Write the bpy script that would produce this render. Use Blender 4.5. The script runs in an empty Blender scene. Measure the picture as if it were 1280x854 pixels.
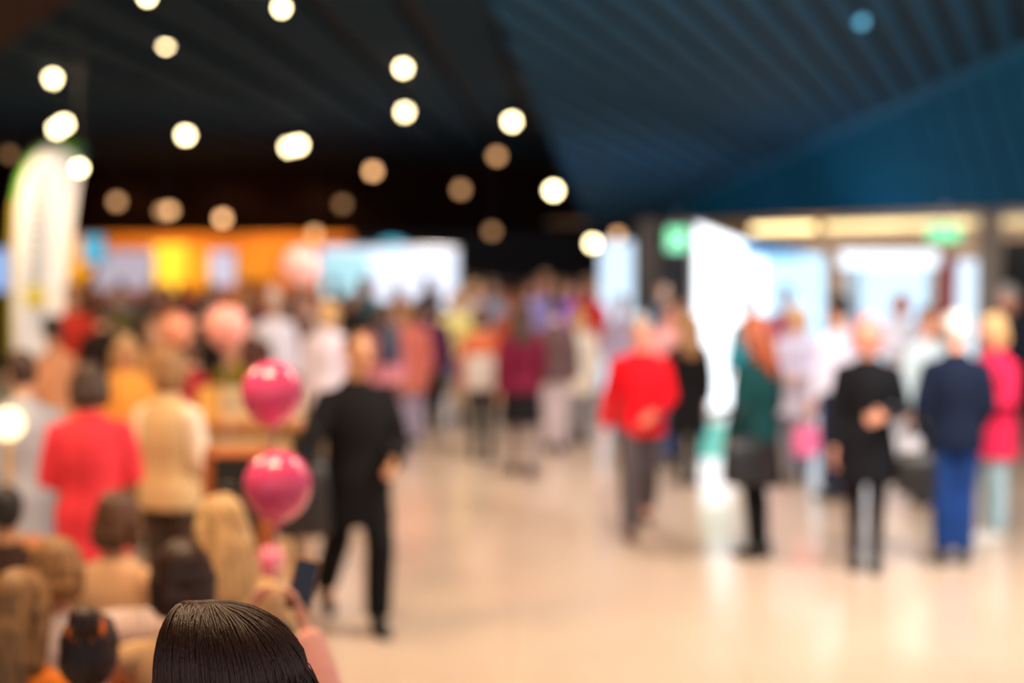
import bpy, math, random
import mathutils.noise
from mathutils import Vector, Matrix

C = bpy.context.scene.collection
random.seed(7)
PI = math.pi
R = math.radians

# ------------------------------------------------------------------ camera frame helpers
CAM_Z = 2.18
FPX = 1800.0
PITCH = math.atan(112 / FPX)
CP, SP = math.cos(PITCH), math.sin(PITCH)

def at(px, d, z=1.0):
    """X of something seen at column px, standing d metres ahead."""
    depth = d * CP - (z - CAM_Z) * SP
    return (px - 640) / FPX * depth

def hz(py, d):
    t = (427 - py) / FPX
    return CAM_Z + d * (-SP + t * CP) / (CP + t * SP)

def ray(px, py):
    a, t = (px - 640) / FPX, (427 - py) / FPX
    return Vector((a, CP + t * SP, -SP + t * CP))

def hit(px, py, p0, n):
    d = ray(px, py)
    o = Vector((0, 0, CAM_Z))
    k = (p0 - o).dot(n) / d.dot(n)
    return o + d * k

# ------------------------------------------------------------------ materials
def lin(c):
    out = []
    for v in c[:3]:
        v = v / 255.0
        out.append(v / 12.92 if v <= 0.04045 else ((v + 0.055) / 1.055) ** 2.4)
    return (*out, 1.0)

_M = {}
def mat(name, col, rough=0.8, var=0.12, scale=14.0, bump=0.0, metal=0.0, coat=0.0, stretch=None, sheen=0.0, sss=0.0, spec=0.5):
    key = (name, tuple(col), rough, metal, coat)
    if key in _M:
        return _M[key]
    m = bpy.data.materials.new(name)
    m.use_nodes = True
    nt = m.node_tree
    b = nt.nodes['Principled BSDF']
    L = lin(col)
    tc = nt.nodes.new('ShaderNodeTexCoord')
    nz = nt.nodes.new('ShaderNodeTexNoise')
    nz.inputs['Scale'].default_value = scale
    nz.inputs['Detail'].default_value = 4
    if stretch:
        mp = nt.nodes.new('ShaderNodeMapping')
        mp.inputs['Scale'].default_value = stretch
        nt.links.new(tc.outputs['Object'], mp.inputs['Vector'])
        nt.links.new(mp.outputs['Vector'], nz.inputs['Vector'])
    else:
        nt.links.new(tc.outputs['Object'], nz.inputs['Vector'])
    rp = nt.nodes.new('ShaderNodeValToRGB')
    rp.color_ramp.elements[0].position = 0.3
    rp.color_ramp.elements[1].position = 0.7
    rp.color_ramp.elements[0].color = tuple(max(0, x * (1 - var)) for x in L[:3]) + (1,)
    rp.color_ramp.elements[1].color = tuple(min(1, x * (1 + var)) for x in L[:3]) + (1,)
    nt.links.new(nz.outputs['Fac'], rp.inputs['Fac'])
    nt.links.new(rp.outputs['Color'], b.inputs['Base Color'])
    b.inputs['Roughness'].default_value = rough
    b.inputs['Metallic'].default_value = metal
    b.inputs['Specular IOR Level'].default_value = spec
    b.inputs['Coat Weight'].default_value = coat
    b.inputs['Coat Roughness'].default_value = 0.08
    if sheen:
        b.inputs['Sheen Weight'].default_value = sheen
    if sss:
        b.inputs['Subsurface Weight'].default_value = sss
        b.inputs['Subsurface Radius'].default_value = (1.0, .45, .5)
        b.inputs['Subsurface Scale'].default_value = .09
    if bump:
        bp = nt.nodes.new('ShaderNodeBump')
        bp.inputs['Strength'].default_value = bump
        bp.inputs['Distance'].default_value = 0.01
        nt.links.new(nz.outputs['Fac'], bp.inputs['Height'])
        nt.links.new(bp.outputs['Normal'], b.inputs['Normal'])
    _M[key] = m
    return m

def glow(name, col, strength, sample=False):
    key = (name, tuple(col), strength)
    if key in _M:
        return _M[key]
    m = bpy.data.materials.new(name)
    m.use_nodes = True
    nt = m.node_tree
    b = nt.nodes['Principled BSDF']
    b.inputs['Base Color'].default_value = tuple(.35 * v for v in lin(col)[:3]) + (1,)
    b.inputs['Emission Color'].default_value = lin(col)
    b.inputs['Emission Strength'].default_value = strength
    if not sample:
        m.cycles.emission_sampling = 'NONE'
    _M[key] = m
    return m

def cloth(col):
    return mat('cloth', col, 0.9, 0.05, 60, 0.12, spec=0.2)

def skin(col):
    return mat('skin', col, 0.5, 0.05, 30, 0.05)

def hairm(col):
    return mat('hair_strands', col, 0.5, 0.4, 9, 0.4, stretch=(9, 9, 0.9))

# ------------------------------------------------------------------ mesh builder
class G:
    def __init__(self):
        self.v, self.f, self.m = [], [], []
    def add(self, vs, fs, mi=0, M=None):
        b = len(self.v)
        for p in vs:
            p = Vector(p)
            self.v.append(M @ p if M else p)
        for f in fs:
            self.f.append(tuple(b + i for i in f))
            self.m.append(mi)
    def box(self, c, s, mi=0, M=None):
        x, y, z = s[0] / 2, s[1] / 2, s[2] / 2
        vs = [(c[0] + a * x, c[1] + b * y, c[2] + d * z) for a in (-1, 1) for b in (-1, 1) for d in (-1, 1)]
        fs = [(0, 1, 3, 2), (4, 6, 7, 5), (0, 4, 5, 1), (2, 3, 7, 6), (0, 2, 6, 4), (1, 5, 7, 3)]
        self.add(vs, fs, mi, M)
    def tube(self, pts, rad, n=12, mi=0, M=None, side=None, cap=0.55):
        pts = [Vector(p) for p in pts]
        rad = [(r, r) if not isinstance(r, tuple) else r for r in rad]
        vs, fs = [], []
        prev = Vector(side) if side else None
        T = []
        for i in range(len(pts)):
            a = pts[max(0, i - 1)]
            b = pts[min(len(pts) - 1, i + 1)]
            T.append((b - a).normalized())
        if prev is None:
            prev = Vector((1, 0, 0)) if abs(T[0].x) < 0.9 else Vector((0, 1, 0))
        for p, t, r in zip(pts, T, rad):
            s = (prev - t * prev.dot(t))
            s = s.normalized() if s.length > 1e-6 else t.orthogonal().normalized()
            u = t.cross(s)
            prev = s
            for k in range(n):
                a = 2 * PI * k / n
                vs.append(p + s * (r[0] * math.cos(a)) + u * (r[1] * math.sin(a)))
        N = len(pts)
        for i in range(N - 1):
            for k in range(n):
                k2 = (k + 1) % n
                fs.append((i * n + k, i * n + k2, (i + 1) * n + k2, (i + 1) * n + k))
        vs.append(pts[0] - T[0] * (min(rad[0]) * cap))
        vs.append(pts[-1] + T[-1] * (min(rad[-1]) * cap))
        a, b = len(vs) - 2, len(vs) - 1
        for k in range(n):
            k2 = (k + 1) % n
            fs.append((a, k2, k))
            fs.append((b, (N - 1) * n + k, (N - 1) * n + k2))
        self.add(vs, fs, mi, M)
    def ell(self, c, r, n=16, mi=0, M=None, rot=None):
        vs, fs = [], []
        c = Vector(c)
        q = rot if rot else Matrix.Identity(3)
        h = n // 2
        for i in range(h + 1):
            th = PI * i / h
            for k in range(n):
                a = 2 * PI * k / n
                vs.append(c + q @ Vector((r[0] * math.sin(th) * math.cos(a), r[1] * math.sin(th) * math.sin(a), r[2] * math.cos(th))))
        for i in range(h):
            for k in range(n):
                k2 = (k + 1) % n
                if i == 0:
                    fs.append((k, (i + 1) * n + k, (i + 1) * n + k2))
                elif i == h - 1:
                    fs.append((i * n + k, (i + 1) * n + k, i * n + k2))
                else:
                    fs.append((i * n + k, (i + 1) * n + k, (i + 1) * n + k2, i * n + k2))
        self.add(vs, fs, mi, M)
    def loft(self, rings, n=20, mi=0, M=None, p=2.0):
        """horizontal rings (cx, cy, z, rx, ry), bottom to top."""
        vs, fs = [], []
        for cx, cy, z, rx, ry in rings:
            for k in range(n):
                a = 2 * PI * k / n
                ca, sa = math.cos(a), math.sin(a)
                e = 2.0 / p
                vs.append((cx + rx * math.copysign(abs(ca) ** e, ca), cy + ry * math.copysign(abs(sa) ** e, sa), z))
        N = len(rings)
        for i in range(N - 1):
            for k in range(n):
                k2 = (k + 1) % n
                fs.append((i * n + k, i * n + k2, (i + 1) * n + k2, (i + 1) * n + k))
        fs.append(tuple(reversed(range(n))))
        fs.append(tuple((N - 1) * n + k for k in range(n)))
        self.add(vs, fs, mi, M)
    def lathe(self, prof, n=24, mi=0, M=None, axis=(0, 0)):
        """profile (r, z) revolved about Z."""
        vs, fs = [], []
        for r, z in prof:
            for k in range(n):
                a = 2 * PI * k / n
                vs.append((axis[0] + r * math.cos(a), axis[1] + r * math.sin(a), z))
        for i in range(len(prof) - 1):
            for k in range(n):
                k2 = (k + 1) % n
                fs.append((i * n + k, i * n + k2, (i + 1) * n + k2, (i + 1) * n + k))
        if prof[0][0] > 1e-4:
            fs.append(tuple(reversed(range(n))))
        if prof[-1][0] > 1e-4:
            fs.append(tuple((len(prof) - 1) * n + k for k in range(n)))
        self.add(vs, fs, mi, M)
    def prism(self, poly, nrm, h, mi=0):
        """polygon (3-D points) thickened along nrm by h."""
        n = len(poly)
        vs = [Vector(p) for p in poly] + [Vector(p) + nrm * h for p in poly]
        fs = [tuple(reversed(range(n))), tuple(range(n, 2 * n))]
        for k in range(n):
            k2 = (k + 1) % n
            fs.append((k, k2, n + k2, n + k))
        self.add(vs, fs, mi)
    def mesh(self, name, smooth=True):
        me = bpy.data.meshes.new(name)
        me.from_pydata([tuple(v) for v in self.v], [], self.f)
        me.polygons.foreach_set('material_index', self.m)
        if smooth:
            me.polygons.foreach_set('use_smooth', [True] * len(me.polygons))
        me.update()
        return me

def fused(g, voxel, iters=3, name='shape'):
    """one continuous surface from overlapping closed forms."""
    me = g.mesh(name)
    o = bpy.data.objects.new(name, me)
    C.objects.link(o)
    md = o.modifiers.new('r', 'REMESH')
    md.mode = 'VOXEL'
    md.voxel_size = voxel
    md.use_smooth_shade = True
    if iters:
        s = o.modifiers.new('s', 'SMOOTH')
        s.factor = 0.5
        s.iterations = iters
    dg = bpy.context.evaluated_depsgraph_get()
    out = bpy.data.meshes.new_from_object(o.evaluated_get(dg))
    out.name = name
    bpy.data.objects.remove(o)
    bpy.data.meshes.remove(me)
    return out

def absorb(g, me, mi=0):
    g.add([v.co.copy() for v in me.vertices], [tuple(p.vertices) for p in me.polygons], mi)

def put(name, me, mats, parent=None, loc=(0, 0, 0), rz=0.0):
    o = bpy.data.objects.new(name, me)
    C.objects.link(o)
    o.location = loc
    o.rotation_euler = (0, 0, rz)
    if not isinstance(mats, (list, tuple)):
        mats = [mats]
    while len(me.materials) < len(mats):
        me.materials.append(None)
    for i, m in enumerate(mats):
        o.material_slots[i].link = 'OBJECT'
        o.material_slots[i].material = m
    if parent:
        o.parent = parent
    return o

def obj(name, g, mats, parent=None, smooth=False, loc=(0, 0, 0), rz=0.0, bevel=0.0):
    o = put(name, g.mesh(name, smooth), mats, parent, loc, rz)
    if bevel:
        b = o.modifiers.new('bevel', 'BEVEL')
        b.width = bevel
        b.segments = 2
        b.limit_method = 'ANGLE'
    return o

LABELS = set()
def tag(o, label=None, cat=None, group=None, kind=None):
    if label:
        assert label not in LABELS, label
        n = len(label.split())
        assert 4 <= n <= 16, (n, label)
        LABELS.add(label)
        o['label'] = label
    if cat:
        o['category'] = cat
    if group:
        o['group'] = group
    if kind:
        o['kind'] = kind
    return o

def thing(name, label, cat, loc=(0, 0, 0), rz=0.0, group=None, scale=1.0):
    o = bpy.data.objects.new(name, None)
    C.objects.link(o)
    o.empty_display_size = 0.1
    o.location = loc
    o.rotation_euler = (0, 0, rz)
    o.scale = (scale,) * 3
    tag(o, label, cat, group)
    return o

# ------------------------------------------------------------------ people
POSES = {
    #            legs (thigh, knee) L R   arms: (pitch, out, fore pitch, fore out) L R         head (yaw, pitch)
    'stand':   dict(legs=((3, 4), (-2, 2)), arms=((2, 9, 14, 4), (0, 9, 12, 4)), head=(0, -4)),
    'stand_b': dict(legs=((-1, 3), (5, 12)), arms=((-4, 12, 25, -8), (4, 10, 40, -20)), head=(22, -8)),
    'chat':    dict(legs=((2, 4), (-2, 3)), arms=((8, 14, 85, -35), (2, 8, 12, 3)), head=(-15, -5)),
    'hold':    dict(legs=((2, 4), (-1, 3)), arms=((6, 12, 78, -28), (8, 12, 82, -30)), head=(0, -16)),
    'walk':    dict(legs=((22, 10), (-17, 22)), arms=((-16, 9, 2, 4), (18, 9, 36, -4)), head=(0, -4)),
    'walk_b':  dict(legs=((-16, 24), (22, 8)), arms=((16, 12, 60, -30), (-14, 14, 4, 8)), head=(0, -8)),
    'stroll':  dict(legs=((13, 8), (-9, 13)), arms=((-10, 9, 4, 4), (12, 9, 30, -4)), head=(0, -4)),
    'stride':  dict(legs=((26, 30), (-22, 18)), arms=((10, 14, 70, -25), (14, 26, 62, 30)), head=(8, -6)),
    'phone':   dict(legs=((2, 4), (-1, 3)), arms=((30, 10, 118, -22), (4, 8, 14, 2)), head=(0, -14)),
    'sit':     dict(legs=((86, 84), (88, 82)), arms=((14, 10, 62, -18), (16, 10, 66, -18)), head=(0, -6), sit=True),
    'sit_l':   dict(legs=((88, 84), (84, 86)), arms=((20, 9, 70, -20), (12, 10, 60, -12)), head=(34, -4), sit=True),
    'sit_up':  dict(legs=((86, 84), (88, 82)), arms=((98, 2, 146, -10), (100, -6, 150, -20)), head=(-6, 4), sit=True),
    'sit_sheet': dict(legs=((86, 84), (88, 82)), arms=((45, 30, 98, 22), (50, 4, 98, -46)), head=(20, -8), sit=True),
    'sit_read': dict(legs=((86, 84), (88, 82)), arms=((48, 8, 112, -6), (48, 8, 112, -6)), head=(0, -20), sit=True),
}

def joints(pn):
    P = POSES[pn]
    J = {'pose': pn, 'sit': P.get('sit', False)}
    hipz = 0.0
    legs = []
    for s, (t, k) in zip((-1, 1), P['legs']):
        t, k = R(t), R(k)
        hip = Vector((s * 0.088, 0, hipz))
        sp = (0.012 if P.get('sit') else -0.014) * s
        knee = hip + Vector((sp + (0.03 * s if J['sit'] else 0), math.sin(t) * 0.42, -math.cos(t) * 0.42))
        ank = knee + Vector((sp * 0.5, math.sin(t - k) * 0.405, -math.cos(t - k) * 0.405))
        legs.append([hip, knee, ank])
    low = min(l[2].z for l in legs)
    dz = 0.085 - low
    for l in legs:
        for p in l:
            p.z += dz
    J['legs'] = legs
    J['hip'] = dz
    sh = dz + 0.462
    arms = []
    for s, (a, b, a2, b2) in zip((-1, 1), P['arms']):
        a, b, a2, b2 = map(R, (a, b, a2, b2))
        S = Vector((s * 0.168, -0.005, sh))
        E = S + Vector((s * math.sin(b), math.sin(a) * math.cos(b), -math.cos(a) * math.cos(b))) * 0.285
        D = Vector((s * math.sin(b2), math.sin(a2) * math.cos(b2), -math.cos(a2) * math.cos(b2))).normalized()
        W = E + D * 0.25
        arms.append([S, E, W, D])
    J['arms'] = arms
    hy, hp = P['head']
    hc = Vector((0, 0.018, dz + 0.728))
    J['headM'] = Matrix.Translation(hc + Vector((0, -0.02, -0.09))) @ Matrix.Rotation(R(hy), 4, 'Z') @ Matrix.Rotation(R(hp), 4, 'X') @ Matrix.Translation(Vector((0, 0.02, 0.09)))
    J['headC'] = hc
    return J

_J = {}
def JJ(pn):
    if pn not in _J:
        _J[pn] = joints(pn)
    return _J[pn]

def torso_rings(h, k=0.0, low=-0.08, fem=False):
    w = 0.93 if fem else 1.0
    base = [(-0.08, .150, .105), (0.0, .166, .118), (0.10, .146 if fem else .152, .104), (0.17, .138 if fem else .150, .102),
            (0.30, .162, .118), (0.40, .166, .110), (0.45, .158, .094), (0.49, .132, .078), (0.52, .092, .066), (0.55, .060, .056)]
    return [(0, 0.0, h + z, rx * w + k, ry + k) for z, rx, ry in base if z >= low]

def hand(g, s, W, D, mi, curl=0.55, n=6):
    inward = Vector((-s, 0, 0))
    nrm = inward - D * inward.dot(D)
    if nrm.length < 0.3:
        nrm = Vector((0, 0, -1)) - D * (-D.z)
    nrm.normalize()
    w = D.cross(nrm).normalized()
    if w.y < 0 and abs(D.y) < 0.8:
        w = -w
    elif abs(D.y) >= 0.8 and w.z < 0:
        w = -w
    base = W + D * 0.088
    for i, (off, ln) in enumerate(((0.030, .072), (0.010, .082), (-0.010, .076), (-0.029, .060))):
        p0 = base + w * off - D * 0.02
        p1 = base + w * off * 1.08 + D * ln * 0.42 + nrm * ln * 0.10 * curl
        d2 = (D * math.cos(curl) + nrm * math.sin(curl)).normalized()
        p2 = p1 + d2 * ln * 0.34
        d3 = (D * math.cos(curl * 2) + nrm * math.sin(curl * 2)).normalized()
        p3 = p2 + d3 * ln * 0.26
        g.tube([p0, p1, p2, p3], [.0095, .009, .0082, .0068], n, mi)
    t0 = W + D * 0.03 + w * 0.026
    t1 = t0 + (w * 0.75 + D * 0.65).normalized() * 0.034
    t2 = t1 + (w * 0.25 + D * 0.9 + nrm * 0.35).normalized() * 0.032
    g.tube([t0, t1, t2], [.0125, .0105, .008], n, mi)

def body_mesh(pn, fine=False):
    J = JJ(pn)
    g = G()
    g.loft(torso_rings(J['hip'], -0.012))
    for (hp, kn, an) in J['legs']:
        mid = hp.lerp(kn, 0.45)
        calf = kn.lerp(an, 0.3) + Vector((0, -0.01, 0))
        g.tube([hp, mid, kn, calf, an], [.078, .07, .052, .05, .034], 14)
        g.tube([an + Vector((0, -0.03, -0.03)), an + Vector((0, 0.06, -0.045)), an + Vector((0, .15, -.06))], [.035, .034, .02], 10)
    for s, (S, E, W, D) in zip((-1, 1), J['arms']):
        g.tube([S + Vector((-s * .03, 0, 0)), S.lerp(E, .3), E, E.lerp(W, .3), W], [.052, .045, .037, .037, .025], 12)
        inward = Vector((-s, 0, 0))
        nrm = inward - D * inward.dot(D)
        nrm = nrm.normalized() if nrm.length > 0.3 else Vector((0, 0, -1))
        g.tube([W - D * .01, W + D * .03, W + D * .065, W + D * .092], [(.018, .024), (.018, .036), (.017, .041), (.014, .038)], 10, side=nrm)
    M = J['headM']
    h = J['hip']
    g.tube([(0, -.012, h + .49), (0, -.006, h + .56), (0, .006, h + .64)], [.06, .052, .052], 14)
    hm = G()
    hm.ell((0, -0.004, .012), (.074, .094, .100), 18)
    hm.ell((0, .032, -.055), (.056, .058, .066), 16)
    hm.ell((0, .058, -.098), (.028, .028, .022), 12)
    hm.ell((0, .076, .022), (.05, .02, .014), 12)
    hm.tube([(0, .088, .012), (0, .106, -.018), (0, .112, -.032)], [.010, .013, .015], 10)
    for s in (-1, 1):
        hm.ell((s * .046, .062, -.03), (.022, .024, .022), 10)
        hm.ell((s * .077, -.008, -.012), (.011, .021, .033), 10)
    hm.tube([(0, -.01, -.15), (0, .0, -.05)], [.05, .055], 14)
    g.add(hm.v, hm.f, 0, M)
    me = fused(g, 0.0075 if fine else 0.0105, 3, 'body')
    out = G()
    absorb(out, me, 0)
    bpy.data.meshes.remove(me)
    for s, (S, E, W, D) in zip((-1, 1), J['arms']):
        hand(out, s, W, D, 0)
    for s in (-1, 1):
        out.ell((s * .031, .0825, .001), (.0125, .0095, .0065), 10, 1, M)
        out.ell((s * .031, .0905, .001), (.0058, .0035, .0060), 8, 2, M)
        out.tube([(s * .016, .094, .021), (s * .034, .093, .026), (s * .050, .083, .021)], [.003, .0042, .0025], 6, 2, M)
    out.tube([(-.024, .081, -.066), (-.009, .0905, -.0625), (.009, .0905, -.0625), (.024, .081, -.066)], [.003, .0065, .0065, .003], 8, 3, M)
    return out.mesh('body')

def top_mesh(pn, style, fem):
    """style: sweater, jacket, coat, dress, tee"""
    J = JJ(pn)
    h = J['hip']
    g = G()
    k = {'sweater': .016, 'jacket': .026, 'coat': .028, 'dress': .012, 'shirt': .012, 'vest': .030}[style]
    g.loft(torso_rings(h, k, -0.05, fem)[:-1] + [(0, 0, h + .545, .064 + k * .4, .058 + k * .4)])
    if not J['sit']:
        if style in ('coat', 'dress'):
            fl = .05 if style == 'dress' else .03
            g.loft([(0, 0, h - (.30 if style == 'dress' else .26), .185 + fl, .15 + fl), (0, 0, h - .14, .185 + fl * .5, .14 + fl * .5), (0, 0, h, .175 + k, .125 + k), (0, 0, h + .12, .14 + k, .10 + k)])
        elif style in ('jacket', 'sweater', 'vest'):
            g.loft([(0, 0, h - .10, .178 + k, .128 + k), (0, 0, h + .02, .17 + k, .12 + k), (0, 0, h + .1, .14 + k, .10 + k)])
    else:
        g.loft([(0, .01, h - .06, .18 + k, .13 + k), (0, 0, h + .04, .17 + k, .12 + k), (0, 0, h + .12, .14 + k, .10 + k)])
    for s, (S, E, W, D) in zip((-1, 1), J['arms']):
        if style == 'vest':
            continue
        e = W - D * 0.012
        r = k * .9
        bend = (E + Vector((0, -0.004, 0)))
        g.tube([S + Vector((-s * .06, 0, .012)), S + Vector((s * .002, 0, -.012)), S.lerp(E, .45), bend, E.lerp(e, .5), e],
               [.040 + r * .4, .051 + r * .8, .049 + r, .045 + r, .042 + r, .034 + r], 14, cap=.5)
    if style in ('jacket', 'coat', 'vest'):
        g.tube([(0, -.012, h + .51), (0, -.008, h + .565)], [(.082, .078), (.074, .070)], 16, cap=.1)
    return fused(g, 0.0135, 3, 'top')

def legs_mesh(pn, style, fem):
    J = JJ(pn)
    h = J['hip']
    g = G()
    k = {'trousers': .018, 'jeans': .013, 'tights': .005}[style]
    g.loft([(0, 0, h - .10, .155 + k, .108 + k), (0, 0, h, .17 + k * .5, .12 + k * .5), (0, 0, h + .10, .15 + k * .5, .105 + k * .5)])
    for (hp, kn, an) in J['legs']:
        end = kn.lerp(an, .965)
        if style == 'tights':
            rad = [.086, .078, .058, .056, .042]
        else:
            rad = [.090 + k * .4, .080 + k * .7, .064 + k, .062 + k, .056 + k]
        g.tube([hp, hp.lerp(kn, .45), kn, kn.lerp(end, .35) + Vector((0, -.008, 0)), end], rad, 14, cap=.15)
    return fused(g, 0.0135, 3, 'trousers')

def skirt_mesh(pn):
    J = JJ(pn)
    h = J['hip']
    g = G()
    g.loft([(0, 0, h - .38, .215, .19), (0, 0, h - .2, .20, .16), (0, 0, h, .182, .134), (0, 0, h + .11, .155, .112)])
    return fused(g, 0.0135, 2, 'skirt')

def shoe_mesh(pn, i, boot):
    J = JJ(pn)
    hp, kn, an = J['legs'][i]
    g = G()
    rings = []
    for z, a, b, cy in ((0, .044, .135, .058), (.012, .047, .138, .058), (.03, .046, .134, .056), (.055, .042, .105, .035), (.08, .040, .062, -.004), (.105, .038, .046, -.012)):
        rings.append((0, cy, z - .085, a, b))
    if boot:
        rings.append((0, -.012, .12, .044, .050))
    g.loft(rings, 18, p=2.4)
    d = an - kn
    lift = an.z - 0.085
    pitch = -min(R(48), lift * 5.5) if not J['sit'] else 0
    M = Matrix.Translation(an) @ Matrix.Rotation(pitch, 4, 'X')
    out = G()
    out.add(g.v, g.f, 0, M)
    return out.mesh('shoe')

def hair_mesh(pn, style):
    J = JJ(pn)
    M = J['headM']
    g = G()
    cap = G()
    # the scalp cap, opened over the face by the way it sits back on the skull
    if style == 'crop':
        cap.ell((0, -.016, .024), (.078, .093, .094), 18)
    else:
        cap.ell((0, -.016, .026), (.084, .100, .099), 18)
        cap.ell((0, .03, .075), (.066, .058, .040), 14)
    if style in ('short',):
        cap.ell((0, -.05, -.02), (.078, .066, .072), 16)
    if style in ('bob', 'long', 'bun'):
        cap.ell((0, -.045, -.01), (.084, .074, .085), 16)
    if style == 'bob':
        for s in (-1, 1):
            cap.tube([(s * .06, .02, .06), (s * .084, .0, -.02), (s * .082, .01, -.10), (s * .06, .02, -.135)], [.03, .032, .032, .018], 10)
        cap.tube([(0, -.06, .0), (0, -.075, -.08), (0, -.06, -.14)], [(.08, .04), (.09, .045), (.078, .03)], 14)
    if style == 'long':
        for s in (-1, 1):
            cap.tube([(s * .055, .03, .065), (s * .085, .005, -.01), (s * .088, -.01, -.10), (s * .085, -.035, -.20), (s * .06, -.06, -.27)], [.03, .032, .034, .032, .015], 10)
        cap.tube([(0, -.055, .02), (0, -.085, -.08), (0, -.10, -.18), (0, -.108, -.28), (0, -.105, -.34)], [(.08, .045), (.092, .05), (.105, .042), (.10, .034), (.06, .02)], 16)
    if style == 'bun':
        cap.ell((0, -.092, .108), (.048, .046, .044), 14)
        cap.tube([(0, -.05, .07), (0, -.085, .10)], [.034, .036], 10)
    if style == 'tail':
        cap.ell((0, -.045, -.0), (.08, .07, .075), 16)
        cap.tube([(0, -.10, .04), (0, -.135, .02), (0, -.15, -.06), (0, -.135, -.16), (0, -.125, -.24)], [.022, .03, .034, .028, .01], 12)
    g.add(cap.v, cap.f, 0, M)
    me = fused(g, 0.0075, 1, 'hair')
    Mi = M.inverted()
    nz = mathutils.noise.noise
    nm = [v.normal.copy() for v in me.vertices]
    for v, n in zip(me.vertices, nm):
        q = Mi @ v.co
        a = math.atan2(q.x, -q.y - .016)
        w_ = nz(Vector((a * 9, q.z * 5, 1.5))) * .0065 + nz(Vector((a * 22, q.z * 9, 7.5))) * .003
        v.co += n * (w_ * min(1.0, max(.25, (.13 - q.z) * 12)))
    return me

_CACHE = {}
def cached(key, fn):
    if key not in _CACHE:
        _CACHE[key] = fn()
    return _CACHE[key]

SK = {'fair': (232, 182, 150), 'rosy': (228, 160, 132), 'tan': (205, 145, 105), 'brown': (140, 92, 66)}
HC = {'black': (32, 23, 20), 'dark': (62, 38, 26), 'brown': (92, 58, 34), 'light': (150, 108, 66), 'blond': (206, 164, 112),
      'red': (144, 66, 30), 'grey': (164, 162, 160), 'white': (212, 212, 210), 'pink': (206, 142, 146), 'ginger': (176, 96, 42)}
SHOE = {'black': (18, 18, 20), 'brown': (74, 46, 30), 'white': (225, 222, 215), 'grey': (110, 108, 106)}
EYEW = (232, 226, 218)
PEOPLE = []

def person(label, px, d, H=1.72, face=0, pose='stand', top='sweater', tc=(90, 90, 95), low='trousers', lc=(40, 40, 48),
           hair='short', hc='dark', sk='fair', shoe='black', skirt=None, group=None, z=0.0, X=None, fine=False, custom_hair=None, inner=None):
    fem = hair in ('bob', 'long', 'bun', 'tail')
    sc = H / 1.735
    if POSES[pose].get('sit'):
        sc = H / 1.735
    x = at(px, d) if X is None else X
    root = thing('person', label, 'person', (x, d, z), R(face), group, sc)
    PEOPLE.append((x, d, label))
    b = put('body', cached(('b', pose, fine), lambda: body_mesh(pose, fine)),
            [skin(SK[sk]), mat('eye_white', EYEW, .3), mat('iris_and_brow', (40, 28, 22), .4), mat('lips', (176, 92, 84), .45)], root)
    if custom_hair:
        custom_hair(root, pose)
    elif hair != 'bald':
        put('hair', cached(('h', pose, hair), lambda: hair_mesh(pose, hair)), hairm(HC[hc]), root)
    if hair == 'bun':
        def tie():
            g = G()
            M = JJ(pose)['headM']
            g.tube([(.044 * math.cos(k * PI / 10), -.066 + .031 * math.sin(k * PI / 10), .080 + .031 * math.sin(k * PI / 10)) for k in range(21)], [.012] * 21, 8, 0, M)
            return g.mesh('hair_tie')
        put('hair_tie', cached(('tie', pose), tie), cloth((226, 110, 40)), root)['label'] = 'orange hair tie'
    nm = {'vest': 'padded_vest'}.get(top, top)
    put(nm, cached(('t', pose, top, fem), lambda: top_mesh(pose, top, fem)), cloth(tc), root)
    if inner:
        put('shirt', cached(('t', pose, 'shirt', fem), lambda: top_mesh(pose, 'shirt', fem)), cloth(inner), root)
    put(low, cached(('l', pose, low), lambda: legs_mesh(pose, low, fem)), cloth(lc), root)
    if skirt:
        put('skirt', cached(('k', pose), lambda: skirt_mesh(pose)), cloth(skirt), root)
    for i in (0, 1):
        put('shoe', cached(('s', pose, i), lambda: shoe_mesh(pose, i, False)), mat('shoe_leather', SHOE[shoe], .45), root)
    return root

def hand_at(root, pn, i, drop=0.09):
    """world point of a hand's palm of a placed person."""
    S, E, W, D = JJ(pn)['arms'][i]
    p = W + D * drop
    m = Matrix.Translation(root.location) @ Matrix.Rotation(root.rotation_euler.z, 4, 'Z') @ Matrix.Scale(root.scale.x, 4)
    return m @ p

# ------------------------------------------------------------------ bags
def shopping_bag(label, loc, col, w=.30, h=.34, t=.11, rz=0.0, group=None):
    """paper carrier: its handle loops meet at loc, the bag hangs below."""
    r = thing('shopping_bag', label, 'bag', (loc[0], loc[1], loc[2] - h - .15), rz, group)
    g = G()
    g.loft([(0, 0, 0, w * .47, t * .5), (0, 0, .01, w * .5, t * .52), (0, 0, h, w * .5, t * .42)], 24, p=7)
    obj('bag_body', g, mat('paper_bag', col, .55, .06, 8), r)
    for s in (-1, 1):
        g = G()
        pts = [(-.08, s * t * .42, h - .02), (-.07, s * t * .3, h + .07), (-.02, s * .012, h + .125), (.02, s * .012, h + .125), (.07, s * t * .3, h + .07), (.08, s * t * .42, h - .02)]
        g.tube(pts, [.004] * 6, 6)
        obj('handle', g, mat('cord', (235, 230, 225), .8), r, True)
    return r

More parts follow.
